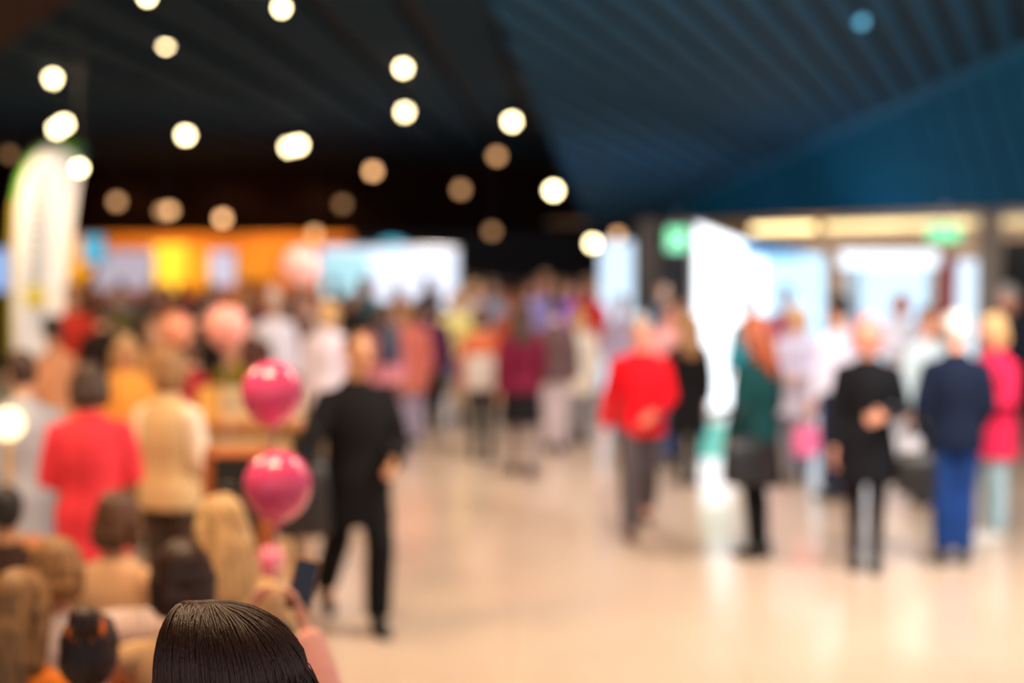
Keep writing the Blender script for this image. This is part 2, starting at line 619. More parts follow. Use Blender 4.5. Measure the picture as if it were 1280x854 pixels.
def handbag(label, loc, col, w=.32, h=.24, t=.13, rz=0.0, strap=.28):
    r = thing('handbag', label, 'bag', (loc[0], loc[1], loc[2] - h - strap), rz)
    g = G()
    g.loft([(0, 0, 0, w * .46, t * .46), (0, 0, .02, w * .5, t * .5), (0, 0, h * .7, w * .47, t * .42), (0, 0, h, w * .42, t * .2)], 24, p=4)
    obj('bag_body', g, mat('bag_leather', col, .5, .1, 20, .1), r, True)
    g = G()
    pts = [(-w * .36, 0, h - .02), (-w * .30, 0, h + strap * .5), (-w * .1, 0, h + strap - .01), (w * .1, 0, h + strap - .01), (w * .30, 0, h + strap * .5), (w * .36, 0, h - .02)]
    g.tube(pts, [.009] * 6, 8)
    obj('strap', g, mat('bag_leather', tuple(int(c * .8) for c in col), .5), r, True)
    g = G()
    g.box((0, t * .42, h * .72), (.05, .012, .035))
    obj('clasp', g, mat('brass', (190, 150, 80), .3, metal=1.0), r, bevel=.004)
    return r

# ------------------------------------------------------------------ chair
def chair(label, x, y, face):
    r = thing('stacking_chair', label, 'chair', (x, y, 0), R(face), 'chairs of the seated audience')
    def mk(fn, nm):
        return cached(('chair', nm), fn)
    def seat():
        g = G()
        g.loft([(0, .02, .425, .20, .20), (0, .02, .435, .215, .215), (0, .02, .448, .21, .21)], 28, p=5)
        return g.mesh('seat')
    def back():
        g = G()
        n, m = 10, 5
        vs, fs = [], []
        for f in (0, 1):
            for j in range(m + 1):
                for i in range(n + 1):
                    u = (i / n - .5) * .40
                    vs.append((u, -.245 + .04 * (u / .2) ** 2 - .05 * j / m - f * .014, .60 + .26 * j / m))
        k = (n + 1) * (m + 1)
        for j in range(m):
            for i in range(n):
                a = j * (n + 1) + i
                fs.append((a, a + 1, a + n + 2, a + n + 1))
                fs.append((k + a, k + a + n + 1, k + a + n + 2, k + a + 1))
        for i in range(n):
            for j, fl in ((0, 1), (m, 0)):
                a = j * (n + 1) + i
                q = (a, a + 1, k + a + 1, k + a)
                fs.append(q if not fl else tuple(reversed(q)))
        for j in range(m):
            for i in (0, n):
                a = j * (n + 1) + i
                fs.append((a, a + n + 1, k + a + n + 1, k + a))
        g.add(vs, fs)
        return g.mesh('backrest')
    put('seat', mk(seat, 'seat'), mat('moulded_plastic', (46, 44, 46), .5), r)
    put('backrest', mk(back, 'back'), mat('moulded_plastic', (46, 44, 46), .5), r)
    for i, (sx, sy) in enumerate(((-1, 1), (1, 1), (-1, -1), (1, -1))):
        def leg():
            g = G()
            if sy > 0:
                g.tube([(sx * .22, .24, .0), (sx * .19, .19, .42)], [.011, .011], 10)
            else:
                g.tube([(sx * .22, -.26, .0), (sx * .19, -.19, .43), (sx * .19, -.262, .62), (sx * .185, -.30, .82)], [.011] * 4, 10)
            return g.mesh('leg')
        put('leg', mk(leg, 'leg%d' % i), mat('chrome', (190, 190, 192), .2, .03, metal=1.0), r)
    return r

# ------------------------------------------------------------------ the hall
def struct(name, g, m, smooth=False):
    o = obj(name, g, m, None, smooth)
    tag(o, kind='structure')
    return o

def floor_material():
    m = bpy.data.materials.new('polished_stone_floor')
    m.use_nodes = True
    nt = m.node_tree
    b = nt.nodes['Principled BSDF']
    tc = nt.nodes.new('ShaderNodeTexCoord')
    nz = nt.nodes.new('ShaderNodeTexNoise')
    nz.inputs['Scale'].default_value = 1.6
    nz.inputs['Detail'].default_value = 6
    nt.links.new(tc.outputs['Object'], nz.inputs['Vector'])
    rp = nt.nodes.new('ShaderNodeValToRGB')
    rp.color_ramp.elements[0].color = lin((200, 174, 152))
    rp.color_ramp.elements[1].color = lin((214, 190, 168))
    nt.links.new(nz.outputs['Fac'], rp.inputs['Fac'])
    br = nt.nodes.new('ShaderNodeTexBrick')
    br.offset = 0.0
    br.inputs['Scale'].default_value = 1.0
    br.inputs['Brick Width'].default_value = 1.2
    br.inputs['Row Height'].default_value = 1.2
    br.inputs['Mortar Size'].default_value = 0.006
    br.inputs['Mortar'].default_value = lin((192, 166, 144))
    nt.links.new(tc.outputs['Object'], br.inputs['Vector'])
    nt.links.new(rp.outputs['Color'], br.inputs['Color1'])
    nt.links.new(rp.outputs['Color'], br.inputs['Color2'])
    nt.links.new(br.outputs['Color'], b.inputs['Base Color'])
    b.inputs['Roughness'].default_value = 0.22
    b.inputs['Coat Weight'].default_value = 0.35
    b.inputs['Coat Roughness'].default_value = 0.12
    bp = nt.nodes.new('ShaderNodeBump')
    bp.inputs['Strength'].default_value = 0.02
    nt.links.new(nz.outputs['Fac'], bp.inputs['Height'])
    nt.links.new(bp.outputs['Normal'], b.inputs['Normal'])
    return m

CEIL = 4.4
g = G()
g.box((1, 17, -.05), (36, 46, .1))
struct('floor', g, floor_material())

def clip_poly(poly, o, n):
    out = []
    for i in range(len(poly)):
        a, b = poly[i], poly[(i + 1) % len(poly)]
        da, db = (a - o).dot(n), (b - o).dot(n)
        if da >= 0:
            out.append(a)
        if (da >= 0) != (db >= 0):
            out.append(a.lerp(b, da / (da - db)))
    return out

def slatted(name, poly, nrm, run, pitch, gap, depth, m, back=0.10):
    """planks laid over a polygon: run = plank direction, nrm = face towards the hall."""
    g = G()
    side = nrm.cross(run).normalized()
    o = poly[0]
    ts = [(p - o).dot(side) for p in poly]
    g.prism(poly, -nrm, back, 1)
    t = math.floor(min(ts) / pitch) * pitch
    while t < max(ts):
        q = clip_poly(poly, o + side * (t + gap * .5), side)
        if len(q) > 2:
            q = clip_poly(q, o + side * (t + pitch - gap * .5), -side)
        if len(q) > 2:
            g.prism(q, nrm, depth, 0)
        t += pitch
    return struct(name, g, m)

# flat dark ceiling, diagonal slats
cz = Vector((0, 0, CEIL))
dn = Vector((0, 0, -1))
pa, pb = hit(330, 20, cz, dn), hit(400, 75, cz, dn)
run_c = (pb - pa).normalized()
navy = mat('dark_slat_paint', (14, 40, 56), .85, .2, 3, spec=.1)
navy_gap = mat('dark_void', (12, 15, 19), .9, .1, 3)
CEILING_LATER = True

# brown dropped panel at the upper left
g = G()
zp = Vector((0, 0, CEIL - .16))
g.prism([hit(-160, 190, zp, dn), hit(-20, 78, zp, dn), hit(130, -30, zp, dn), hit(200, -160, zp, dn), hit(-700, -160, zp, dn)], Vector((0, 0, 1)), .14)
struct('ceiling_panel', g, mat('red_brown_panel', (48, 26, 20), .8, .2, 2, spec=.1))

# dark sloping bulkhead at the far end, above the stands
brown = mat('dark_brown_panel', (30, 15, 12), .8, .25, 1.2, spec=.1)
g = G()
g.prism([Vector((-16, 35, CEIL)), Vector((18, 35, CEIL)), Vector((18, 37.4, 2.66)), Vector((-16, 37.4, 2.66))], Vector((0, .59, .81)), .2)
struct('ceiling_bulkhead', g, brown)
g = G()
g.box((1, 38.1, 1.4), (36, .2, 2.8))
struct('wall_back', g, mat('dark_wall', (24, 24, 30), .8, .2, 2))
g = G()
g.box((-16, 16, 2.2), (.2, 44, 4.6))
struct('wall_left', g, mat('dark_left_wall', (52, 38, 32), .8, .2, 2))

# big folded soffit on the right
Y1 = 27.7
P790 = Vector((at(790, Y1, 2.75), Y1, 2.75))
P1280 = Vector((at(1280, 18, 2.75), 18, 2.75))
Rr = Vector((at(1280, 16, 4.45), 16, hz(55, 16)))
Ll = Vector((at(615, 12.7, 4.4), 12.7, CEIL))
nA = (Rr - P790).cross(Ll - P790).normalized()
if nA.z > 0:
    nA = -nA
A = [hit(px, py, P790, nA) for px, py in ((738, 288), (790, 277), (1280, 55), (1480, -36), (1480, -170), (541, -170))]
run_a = (hit(1042, 0, P790, nA) - hit(1115, 108, P790, nA)).normalized()
teal_a = mat('blue_grey_metal_planks', (24, 72, 104), .75, .15, 4, spec=.15)
teal_gap = mat('plank_gap', (8, 18, 26), .8, .1, 4)
slatted('ceiling_soffit', A, nA, run_a, .34, .12, .05, [teal_a, teal_gap])
edge = (P1280 - P790)
P1600 = P790 + edge * 1.75
nB = edge.cross(Rr - P790).normalized()
if nB.y > 0:
    nB = -nB
B = [P790, P1600, hit(1480, -36, P790, nA), Rr]
run_b = (hit(1204, 94, P790, nB) - hit(1234, 199, P790, nB)).normalized()
teal_b = mat('petrol_blue_planks', (0, 74, 106), .75, .15, 4, spec=.12)
slatted('ceiling_fascia', B, nB, run_b, .42, .05, .03, [teal_b, mat('petrol_gap', (6, 40, 60), .8)])
A0, AL = A[0], hit(615, 0, P790, nA)
kx = (AL.x - A0.x) / (AL.y - A0.y)
xe = A0.x + kx * (-6 - A0.y)
slatted('ceiling', [Vector((-16, -6, CEIL)), Vector((xe, -6, CEIL)), Vector((A0.x, A0.y, CEIL)), Vector((A0.x + 2, 35, CEIL)), Vector((-16, 35, CEIL))], dn, run_c, .8, .2, .10, [navy, navy_gap], .2)
# upright side of the soffit and an unseen roof added to block world light
g = G()
top_a = A[5]
g.prism([A0, AL, Vector((AL.x, AL.y, CEIL + .3)), Vector((A0.x, A0.y, CEIL + .3))], Vector((1, 0, 0)), .1)
struct('ceiling_side', g, navy)
g = G()
g.prism([Vector((xe - 3, -6, 7.2)), Vector((18, -6, 7.2)), Vector((18, 38, 7.2)), Vector((A0.x - 1, 38, 7.2))], Vector((0, 0, 1)), .1)
struct('ceiling_unseen', g, navy)
# edge strip along the fold
g = G()
fold_end = hit(1480, -36, P790, nA)
g.tube([P790, P790.lerp(fold_end, .5), fold_end], [.10, .10, .10], 10)
struct('trim_1', g, mat('fold_trim', (30, 88, 124), .6, .1, 4, spec=.2), True)

# recess under the soffit: its own low ceiling, back wall, column, dark door
u = edge.normalized()
nrm = Vector((-u.y, u.x, 0))
if nrm.x < 0:
    nrm = -nrm
Q0 = P790 - u * 7
Q1 = P790 + u * 24
g = G()
g.prism([P790 + Vector((0, 0, .0)), P1600 + u * 4, P1600 + u * 4 + nrm * 6.2, P790 + nrm * 6.2 - u * 4, P790 - u * 4], Vector((0, 0, 1)), .1)
struct('ceiling_recess', g, mat('beige_soffit', (196, 170, 138), .6, .08, 3))
g = G()
W0, W1 = P790 - u * 9 + nrm * 6.2, P1600 + u * 4 + nrm * 6.2
g.prism([Vector((W0.x, W0.y, 0)), Vector((W1.x, W1.y, 0)), Vector((W1.x, W1.y, 2.85)), Vector((W0.x, W0.y, 2.85))], nrm, .15)
struct('wall_right', g, mat('taupe_wall', (150, 132, 118), .7, .1, 2))

def lightbox(g, p0, p1, z0, za, zb, t=.10, mi=0):
    """upright panel from p0 to p1 (plan), top za at p0 and zb at p1."""
    d = Vector((p1[0] - p0[0], p1[1] - p0[1], 0)).normalized()
    n = Vector((-d.y, d.x, 0))
    poly = [Vector((p0[0], p0[1], z0)), Vector((p1[0], p1[1], z0)), Vector((p1[0], p1[1], zb)), Vector((p0[0], p0[1], za))]
    g.prism([p - n * t / 2 for p in poly], n, t, mi)

def XY(px, d):
    return (at(px, d, 1.6), d)

# ------------------------------------------------------------------ stands and displays
alu = mat('aluminium_frame', (196, 198, 202), .35, .05, metal=.8)
def panel_part(root, nm, p0, p1, z0, za, zb, m, t=.08):
    g = G()
    lightbox(g, p0, p1, z0, za, zb, t)
    o = obj(nm, g, m, root)
    o.matrix_parent_inverse = Matrix.Translation(-root.location)
    return o

def frame_part(root, p0, p1, za, zb):
    g = G()
    a, b = Vector((*p0, 0)), Vector((*p1, 0))
    g.tube([a + Vector((0, 0, .0)), a + Vector((0, 0, za + .03))], [.035, .035], 8)
    g.tube([b + Vector((0, 0, .0)), b + Vector((0, 0, zb + .03))], [.035, .035], 8)
    g.tube([a + Vector((0, 0, .06)), b + Vector((0, 0, .06))], [.035, .035], 8)
    g.tube([a + Vector((0, 0, za)), b + Vector((0, 0, zb))], [.035, .035], 8)
    o = obj('frame', g, alu, root)
    o.matrix_parent_inverse = Matrix.Translation(-root.location)
    return o

white_glow = glow('backlit_white_fabric', (240, 248, 255), 2.6, True)
cyan_glow = glow('backlit_pale_blue_fabric', (190, 230, 255), 1.45, True)
ice_glow = glow('backlit_ice_fabric', (204, 230, 250), 1.3, True)

# tall white backlit stand with a sloping top and its pale blue back panel
p0, p1, p2 = XY(866, 18.6), XY(952, 20.6), XY(1028, 21.4)
st = thing('display_stand', 'large glowing white backlit display wall with sloping top beside the grey panels', 'display stand', (*p1, 0))
frame_part(st, p0, p1, 2.56, 2.24)
panel_part(st, 'light_panel', p0, p1, .08, 2.54, 2.22, white_glow)
frame_part(st, p1, p2, 2.24, 2.14)
panel_part(st, 'light_panel', p1, p2, .08, 2.22, 2.12, cyan_glow)['label'] = 'pale blue backlit panel'
b0, b1 = XY(935, 20.1), XY(1006, 21.0)
panel_part(st, 'header_sign', (b0[0] - .1, b0[1] - .2), (b1[0] - .1, b1[1] - .2), 2.10, 2.28, 2.20, glow('blue_sign', (70, 170, 235), .9, True), .05)

# second stand: header box on two uprights with a printed pale wall
h0, h1 = XY(1056, 19.6), XY(1166, 19.9)
st2 = thing('display_stand', 'pale blue exhibition booth with white header box under the green exit sign', 'display stand', (*h0, 0))
panel_part(st2, 'header_box', h0, h1, 1.97, 2.19, 2.19, glow('header_white', (226, 242, 255), 1.7, True), .3)
panel_part(st2, 'back_panel', XY(1072, 20.5), XY(1158, 20.8), .05, 1.97, 1.97, ice_glow)
panel_part(st2, 'side_panel', XY(1060, 19.75), XY(1074, 20.4), .0, 1.97, 1.97, mat('white_board', (206, 222, 232), .6))
panel_part(st2, 'side_panel', XY(1164, 20.0), XY(1162, 20.7), .0, 1.97, 1.97, mat('white_board', (206, 222, 232), .6))
r0, r1 = XY(1196, 18.4), XY(1220, 18.5)
rb = thing('roll_up_banner', 'narrow white glowing banner beside the brown column', 'banner', (*r0, 0))
panel_part(rb, 'banner_sheet', r0, r1, .06, 2.08, 2.08, glow('banner_white', (218, 238, 255), 1.25, True), .03)
g = G()
g.box(((r0[0] + r1[0]) / 2, 18.45, .03), (.34, .2, .06))
o = obj('base', g, alu, rb, bevel=.01); o.matrix_parent_inverse = Matrix.Translation(-rb.location)
d0, d1 = XY(1176, 18.9), XY(1193, 19.0)
rd = thing('roll_up_banner', 'dark red hanging banner strip under the green exit sign', 'banner', (*d0, 0))
panel_part(rd, 'banner_sheet', d0, d1, 1.25, 2.14, 2.14, mat('red_print', (170, 36, 56), .7), .03)
g = G()
c = ((d0[0] + d1[0]) / 2, (d0[1] + d1[1]) / 2 + .03)
g.tube([(c[0], c[1], .0), (c[0], c[1], 2.16)], [.015, .015], 8)
g.box((c[0], c[1], .02), (.3, .3, .04))
o = obj('stand_pole', g, alu, rd); o.matrix_parent_inverse = Matrix.Translation(-rd.location)

# pale lit totem left of the stands
t0, t1 = XY(750, 21.5), XY(791, 21.5)
tt = thing('display_totem', 'tall narrow pale blue backlit totem behind the red sweater', 'display totem', (*t0, 0))
panel_part(tt, 'light_panel', t0, t1, .12, 2.34, 2.34, glow('totem_ice', (206, 230, 252), 1.1, True), .24)
g = G()
g.box(((t0[0] + t1[0]) / 2, 21.5, .06), (t1[0] - t0[0] + .1, .4, .12))
o = obj('base', g, alu, tt, bevel=.01); o.matrix_parent_inverse = Matrix.Translation(-tt.location)

# dark door + grey posts between totem and white stand
g = G()
a, b = XY(822, 27), XY(858, 27)
lightbox(g, a, b, 0, 2.3, 2.3, .08)
struct('door_1', g, mat('dark_door', (30, 34, 40), .5))
g = G()
a, b = XY(796, 25.5), XY(822, 25.5)
lightbox(g, a, b, 0, 2.75, 2.75, .3)
struct('trim_2', g, mat('taupe_pier', (112, 100, 92), .7))
# column and dark doorway at right
cx, cy = XY(1236, 19)
g = G()
lightbox(g, XY(1222, 19), XY(1252, 18.9), 0, 2.75, 2.75, .35)
struct('trim_3', g, mat('grey_brown_column', (140, 128, 118), .7, .1, 3))
g = G()
lightbox(g, XY(1253, 20.2), XY(1330, 19.0), 0, 2.35, 2.35, .1)
struct('door_2', g, mat('black_door', (20, 20, 22), .6))

# green exit signs
def exit_sign(label, px, py, d, w, h):
    x = at(px, d, 2.4)
    z = hz(py, d)
    r = thing('exit_sign', label, 'sign', (x, d, z))
    g = G(); g.box((0, 0, 0), (w, .07, h))
    obj('sign_housing', g, mat('white_plastic', (226, 228, 226), .5), r, bevel=.008)
    g = G(); g.box((0, -.04, 0), (w * .92, .012, h * .84))
    obj('sign_face', g, glow('exit_green', (40, 230, 150), 1.5, True), r)
    g = G()
    # running figure and arrow
    g.ell((-w * .16, -.05, h * .24), (h * .08, .004, h * .08), 10)
    g.tube([(-w * .17, -.05, h * .13), (-w * .2, -.05, -h * .05)], [h * .06, h * .05], 6)
    g.tube([(-w * .2, -.05, -h * .05), (-w * .12, -.05, -h * .16), (-w * .16, -.05, -h * .32)], [h * .045] * 3, 6)
    g.tube([(-w * .2, -.05, -h * .05), (-w * .28, -.05, -h * .2), (-w * .36, -.05, -h * .2)], [h * .045] * 3, 6)
    g.tube([(w * .06, -.05, 0), (w * .34, -.05, 0)], [h * .05] * 2, 6)
    g.tube([(w * .24, -.05, h * .16), (w * .35, -.05, 0), (w * .24, -.05, -h * .16)], [h * .05] * 3, 6)
    obj('pictogram', g, glow('exit_white', (240, 255, 248), 1.6), r)
    g = G(); g.tube([(0, 0, h * .5), (0, 0, 2.75 - z)], [.012, .012], 8)
    obj('hanger', g, alu, r)
    return r
exit_sign('green lit exit sign hanging above the pale booth', 1179, 292, 17.6, .42, .20)
exit_sign('green lit exit sign over the dark door left of the white display', 846, 299, 20.0, .30, .34)

# beige fascia just behind the soffit edge
g = G()
f0, f1 = P790 + u * 1.6 + nrm * .9, P1600 + nrm * .9
g.prism([Vector((f0.x, f0.y, 2.50)), Vector((f1.x, f1.y, 2.50)), Vector((f1.x, f1.y, 2.75)), Vector((f0.x, f0.y, 2.75))], nrm, .12)
struct('trim_4', g, mat('beige_fascia', (214, 176, 128), .6, .08, 3))
# warm linear lamps under the soffit
for i, (px, d, L, st_) in enumerate(((978, 23.7, 1.7, 3.4), (1076, 21.7, 1.7, 2.2), (1164, 20.2, 1.4, 1.8), (1256, 18.8, 1.3, .8))):
    x = at(px, d, 2.6)
    lab = ['brightest warm linear lamp under the blue soffit above the white display', 'warm linear lamp under the soffit above the booth header',
           'warm linear lamp under the soffit just left of the brown column', 'dim warm linear lamp under the soffit at the brown column'][i]
    r = thing('linear_lamp', lab, 'lamp', (x, d, 2.52), math.atan2(u.y, u.x), 'linear lamps under the soffit')
    g = G(); g.box((0, 0, .13), (L, .16, .06))
    obj('housing', g, alu, r, bevel=.006)
    g = G(); g.box((0, 0, .05), (L * .97, .15, .10))
    obj('diffuser', g, glow('warm_diffuser', (255, 224, 160), st_ * 1.15, True), r, bevel=.01)
    for s in (-1, 1):
        g = G(); g.tube([(s * L * .35, 0, .16), (s * L * .35, 0, .23)], [.008, .008], 6)
        obj('hanger', g, alu, r)

# long white stand in the far middle
s0, s1 = XY(402, 27.2), XY(572, 26.6)
lw = thing('display_stand', 'long white backlit stand with a round blue sign at the back of the hall', 'display stand', (*s0, 0))
frame_part(lw, s0, s1, 2.28, 2.24)
panel_part(lw, 'light_panel', s0, s1, .06, 2.26, 2.22, glow('long_white', (224, 234, 255), 1.2, True), .1)
w0, w1 = XY(402, 27.0), XY(462, 26.8)
panel_part(lw, 'side_panel', w0, w1, .3, 2.16, 2.16, glow('aqua_print', (176, 226, 240), .95, True), .04)
g = G()
x = at(488, 26.7, 2.2)
g.tube([(x, 27.15, 1.98), (x, 27.0, 1.98)], [.44, .44], 24, cap=.02)
o = obj('round_sign', g, glow('cyan_sign', (70, 200, 230), .75, True), lw); o.matrix_parent_inverse = Matrix.Translation(-lw.location)

# amber bar wall at the far left with lit niches
b0, b1 = XY(86, 36.5), XY(440, 36.5)
amber_wall = thing('bar_wall', 'long amber lit bar wall across the far left', 'bar wall', ((b0[0] + b1[0]) / 2, 36.5, 0))
def rel(o):
    o.matrix_parent_inverse = Matrix.Translation(-o.parent.location); return o
g = G(); lightbox(g, b0, b1, 0, 2.62, 2.62, .3)
rel(obj('wall_panel', g, mat('amber_wood', (214, 130, 40), .5, .2, 2, stretch=(1, 1, 8)), amber_wall))
for (px, w, z0, z1, col, s_) in ((213, 42, 1.2, 2.36, (255, 196, 50), 1.5), (256, 26, 1.3, 2.2, (250, 170, 40), 1.0), (318, 52, 1.45, 2.2, (240, 150, 40), .65),
                                 (100, 26, 1.4, 2.5, (250, 170, 40), .9), (398, 44, 2.1, 2.5, (240, 140, 30), .6)):
    a, b = XY(px - w / 2, 36.3), XY(px + w / 2, 36.3)
    g = G(); lightbox(g, a, b, z0, z1, z1, .06)
    rel(obj('lit_niche', g, glow('niche_light', col, s_, True), amber_wall))
g = G(); lightbox(g, (b0[0], 35.6), (b1[0], 35.6), 0, 1.1, 1.1, .5)
rel(obj('counter', g, mat('bar_wood', (120, 70, 30), .5, .2, 3), amber_wall))
def screen(label, px, py, d, w, h, col, s_, pole=True):
    x, z = at(px, d, hz(py, d)), hz(py, d)
    r = thing('display_screen', label, 'screen', (x, d, 0))
    g = G(); g.box((0, .03, z), (w + .05, .06, h + .05))
    obj('screen_housing', g, mat('black_plastic', (18, 18, 20), .5), r, bevel=.01)
    g = G(); g.box((0, -.005, z), (w, .012, h))
    obj('screen_face', g, glow('screen_light', col, s_, True), r)
    g = G()
    g.tube([(0, .05, 0), (0, .05, z)], [.03, .03], 10)
    g.box((0, .05, .02), (.5, .4, .04))
    obj('stand', g, mat('black_metal', (24, 24, 26), .5), r)
screen('small cyan lit screen above the crowd right of the feather flag', 117, 312, 30, .42, .55, (90, 200, 235), .9)
screen('blue white lit screen at the left edge behind the flag', 4, 338, 28, .5, .8, (150, 190, 255), 1.0)
screen('broad pale lilac lit screen before the amber bar wall', 155, 338, 31, 1.25, .85, (214, 200, 214), .75)
screen('narrow white lit screen before the amber bar wall', 278, 336, 31, .52, .75, (228, 220, 240), .9)

# ------------------------------------------------------------------ hanging globe spotlights
SP_POS = [  # px, py, distance, strength, label
    (184, -4, 11.6, 8, 'bright globe spotlight cut by the top edge of the dark ceiling'),
    (352, 10, 12.2, 8, 'bright globe spotlight at the top, right of the cut off one'),
    (207, 55, 15.0, 8, 'bright globe spotlight second from the top on the left ceiling'),
    (66, 98, 17.0, 8, 'bright globe spotlight furthest left above the feather flag'),
    (80, 155, 19.0, 8, 'bright globe spotlight just over the green flag tip'),
    (71, 161, 20.6, 7, 'globe spotlight overlapping its neighbour over the green flag tip'),
    (99, 210, 13.0, 8, 'low bright globe spotlight hanging in front of the white flag'),
    (232, 169, 20.5, 8, 'bright globe spotlight alone in the left middle ceiling'),
    (373, 181, 22.0, 8, 'brighter of the two overlapping globe spotlights in the middle ceiling'),
    (361, 184, 23.5, 6, 'fainter of the two overlapping globe spotlights in the middle ceiling'),
    (504, 85, 16.5, 8, 'upper of two bright globe spotlights stacked in the centre ceiling'),
    (506, 140, 19.0, 6.5, 'lower of two bright globe spotlights stacked in the centre ceiling'),
    (640, 152, 19.5, 8, 'bright globe spotlight nearest the folded blue soffit'),
    (466, 214, 26.0, 3.2, 'warm globe spotlight below the stacked pair in the centre'),
    (621, 195, 25.0, 1.6, 'dim brownish globe spotlight under the bright one by the soffit'),
    (692, 238, 25.0, 9, 'bright globe spotlight beside the soffit edge above the crowd'),
    (741, 304, 24.5, 6, 'warm globe spotlight left of the top of the pale totem'),
    (772, 294, 23.5, 1.8, 'dim globe spotlight just over the pale totem'),
    (146, 252, 28.0, 1.4, 'dim globe spotlight above the pale lilac screen'),
    (212, 263, 28.0, 2.4, 'dim globe spotlight of an overlapping pair above the yellow niche'),
    (203, 264, 29.5, 1.0, 'fainter globe spotlight of the overlapping pair above the yellow niche'),
    (278, 273, 28.5, 3.6, 'warm globe spotlight above the narrow white screen'),
    (393, 292, 28.5, 1.8, 'dim globe spotlight above the palest pink balloon'),
    (428, 255, 29.0, .5, 'very faint globe spotlight above the left end of the long white stand'),
    (576, 237, 28.0, 1.2, 'faint globe spotlight above the right end of the long white stand'),
    (615, 289, 29.0, .7, 'very faint globe spotlight right of the long white stand'),
    (12, 193, 22.0, .35, 'barely lit globe spotlight at the left edge above the flag'),
]
SCAN = math.sqrt(1.0)
for px, py, d, s_, lab in SP_POS:
    z = hz(py, d)
    x = at(px, d, z)
    r = thing('globe_spotlight', lab, 'spotlight', (x, d, z), 0, 'globe spotlights of the dark ceiling')
    rad = .0031 * d
    g = G(); g.ell((0, 0, 0), (rad, rad, rad), 20)
    o = obj('globe', g, glow('lamp_globe', (255, 228, 172) if s_ > 5 else (255, 190, 130), s_ * (2.6 if s_ > 5 else 1.6)), r, True)
    g = G(); g.lathe([(rad * .55, rad * .75), (rad * .62, rad * .8), (rad * .62, rad * 1.7), (rad * .3, rad * 1.9)], 16)
    obj('socket', g, mat('black_metal', (24, 24, 26), .5), r, True)
    top = CEIL
    if d > 35:
        top = 3.5
    g = G(); g.tube([(0, 0, rad * 1.8), (0, 0, top - z - .02)], [.012, .012], 8)
    obj('hanging_rod', g, mat('black_metal', (24, 24, 26), .5), r)
# small glint on the soffit
px, py = 1077, 27
p = hit(px, py, P790 + nA * .06, nA)
r = thing('globe_spotlight', 'small bluish globe lamp fixed to the blue slatted soffit', 'spotlight', p)
g = G(); g.ell((0, 0, 0), (.05, .05, .05), 16)
obj('globe', g, glow('blue_globe', (100, 180, 215), 2.0), r, True)
g = G(); g.tube([Vector((0, 0, 0)), -nA * .06], [.03, .03], 10)
obj('socket', g, mat('black_metal', (24, 24, 26), .5), r)

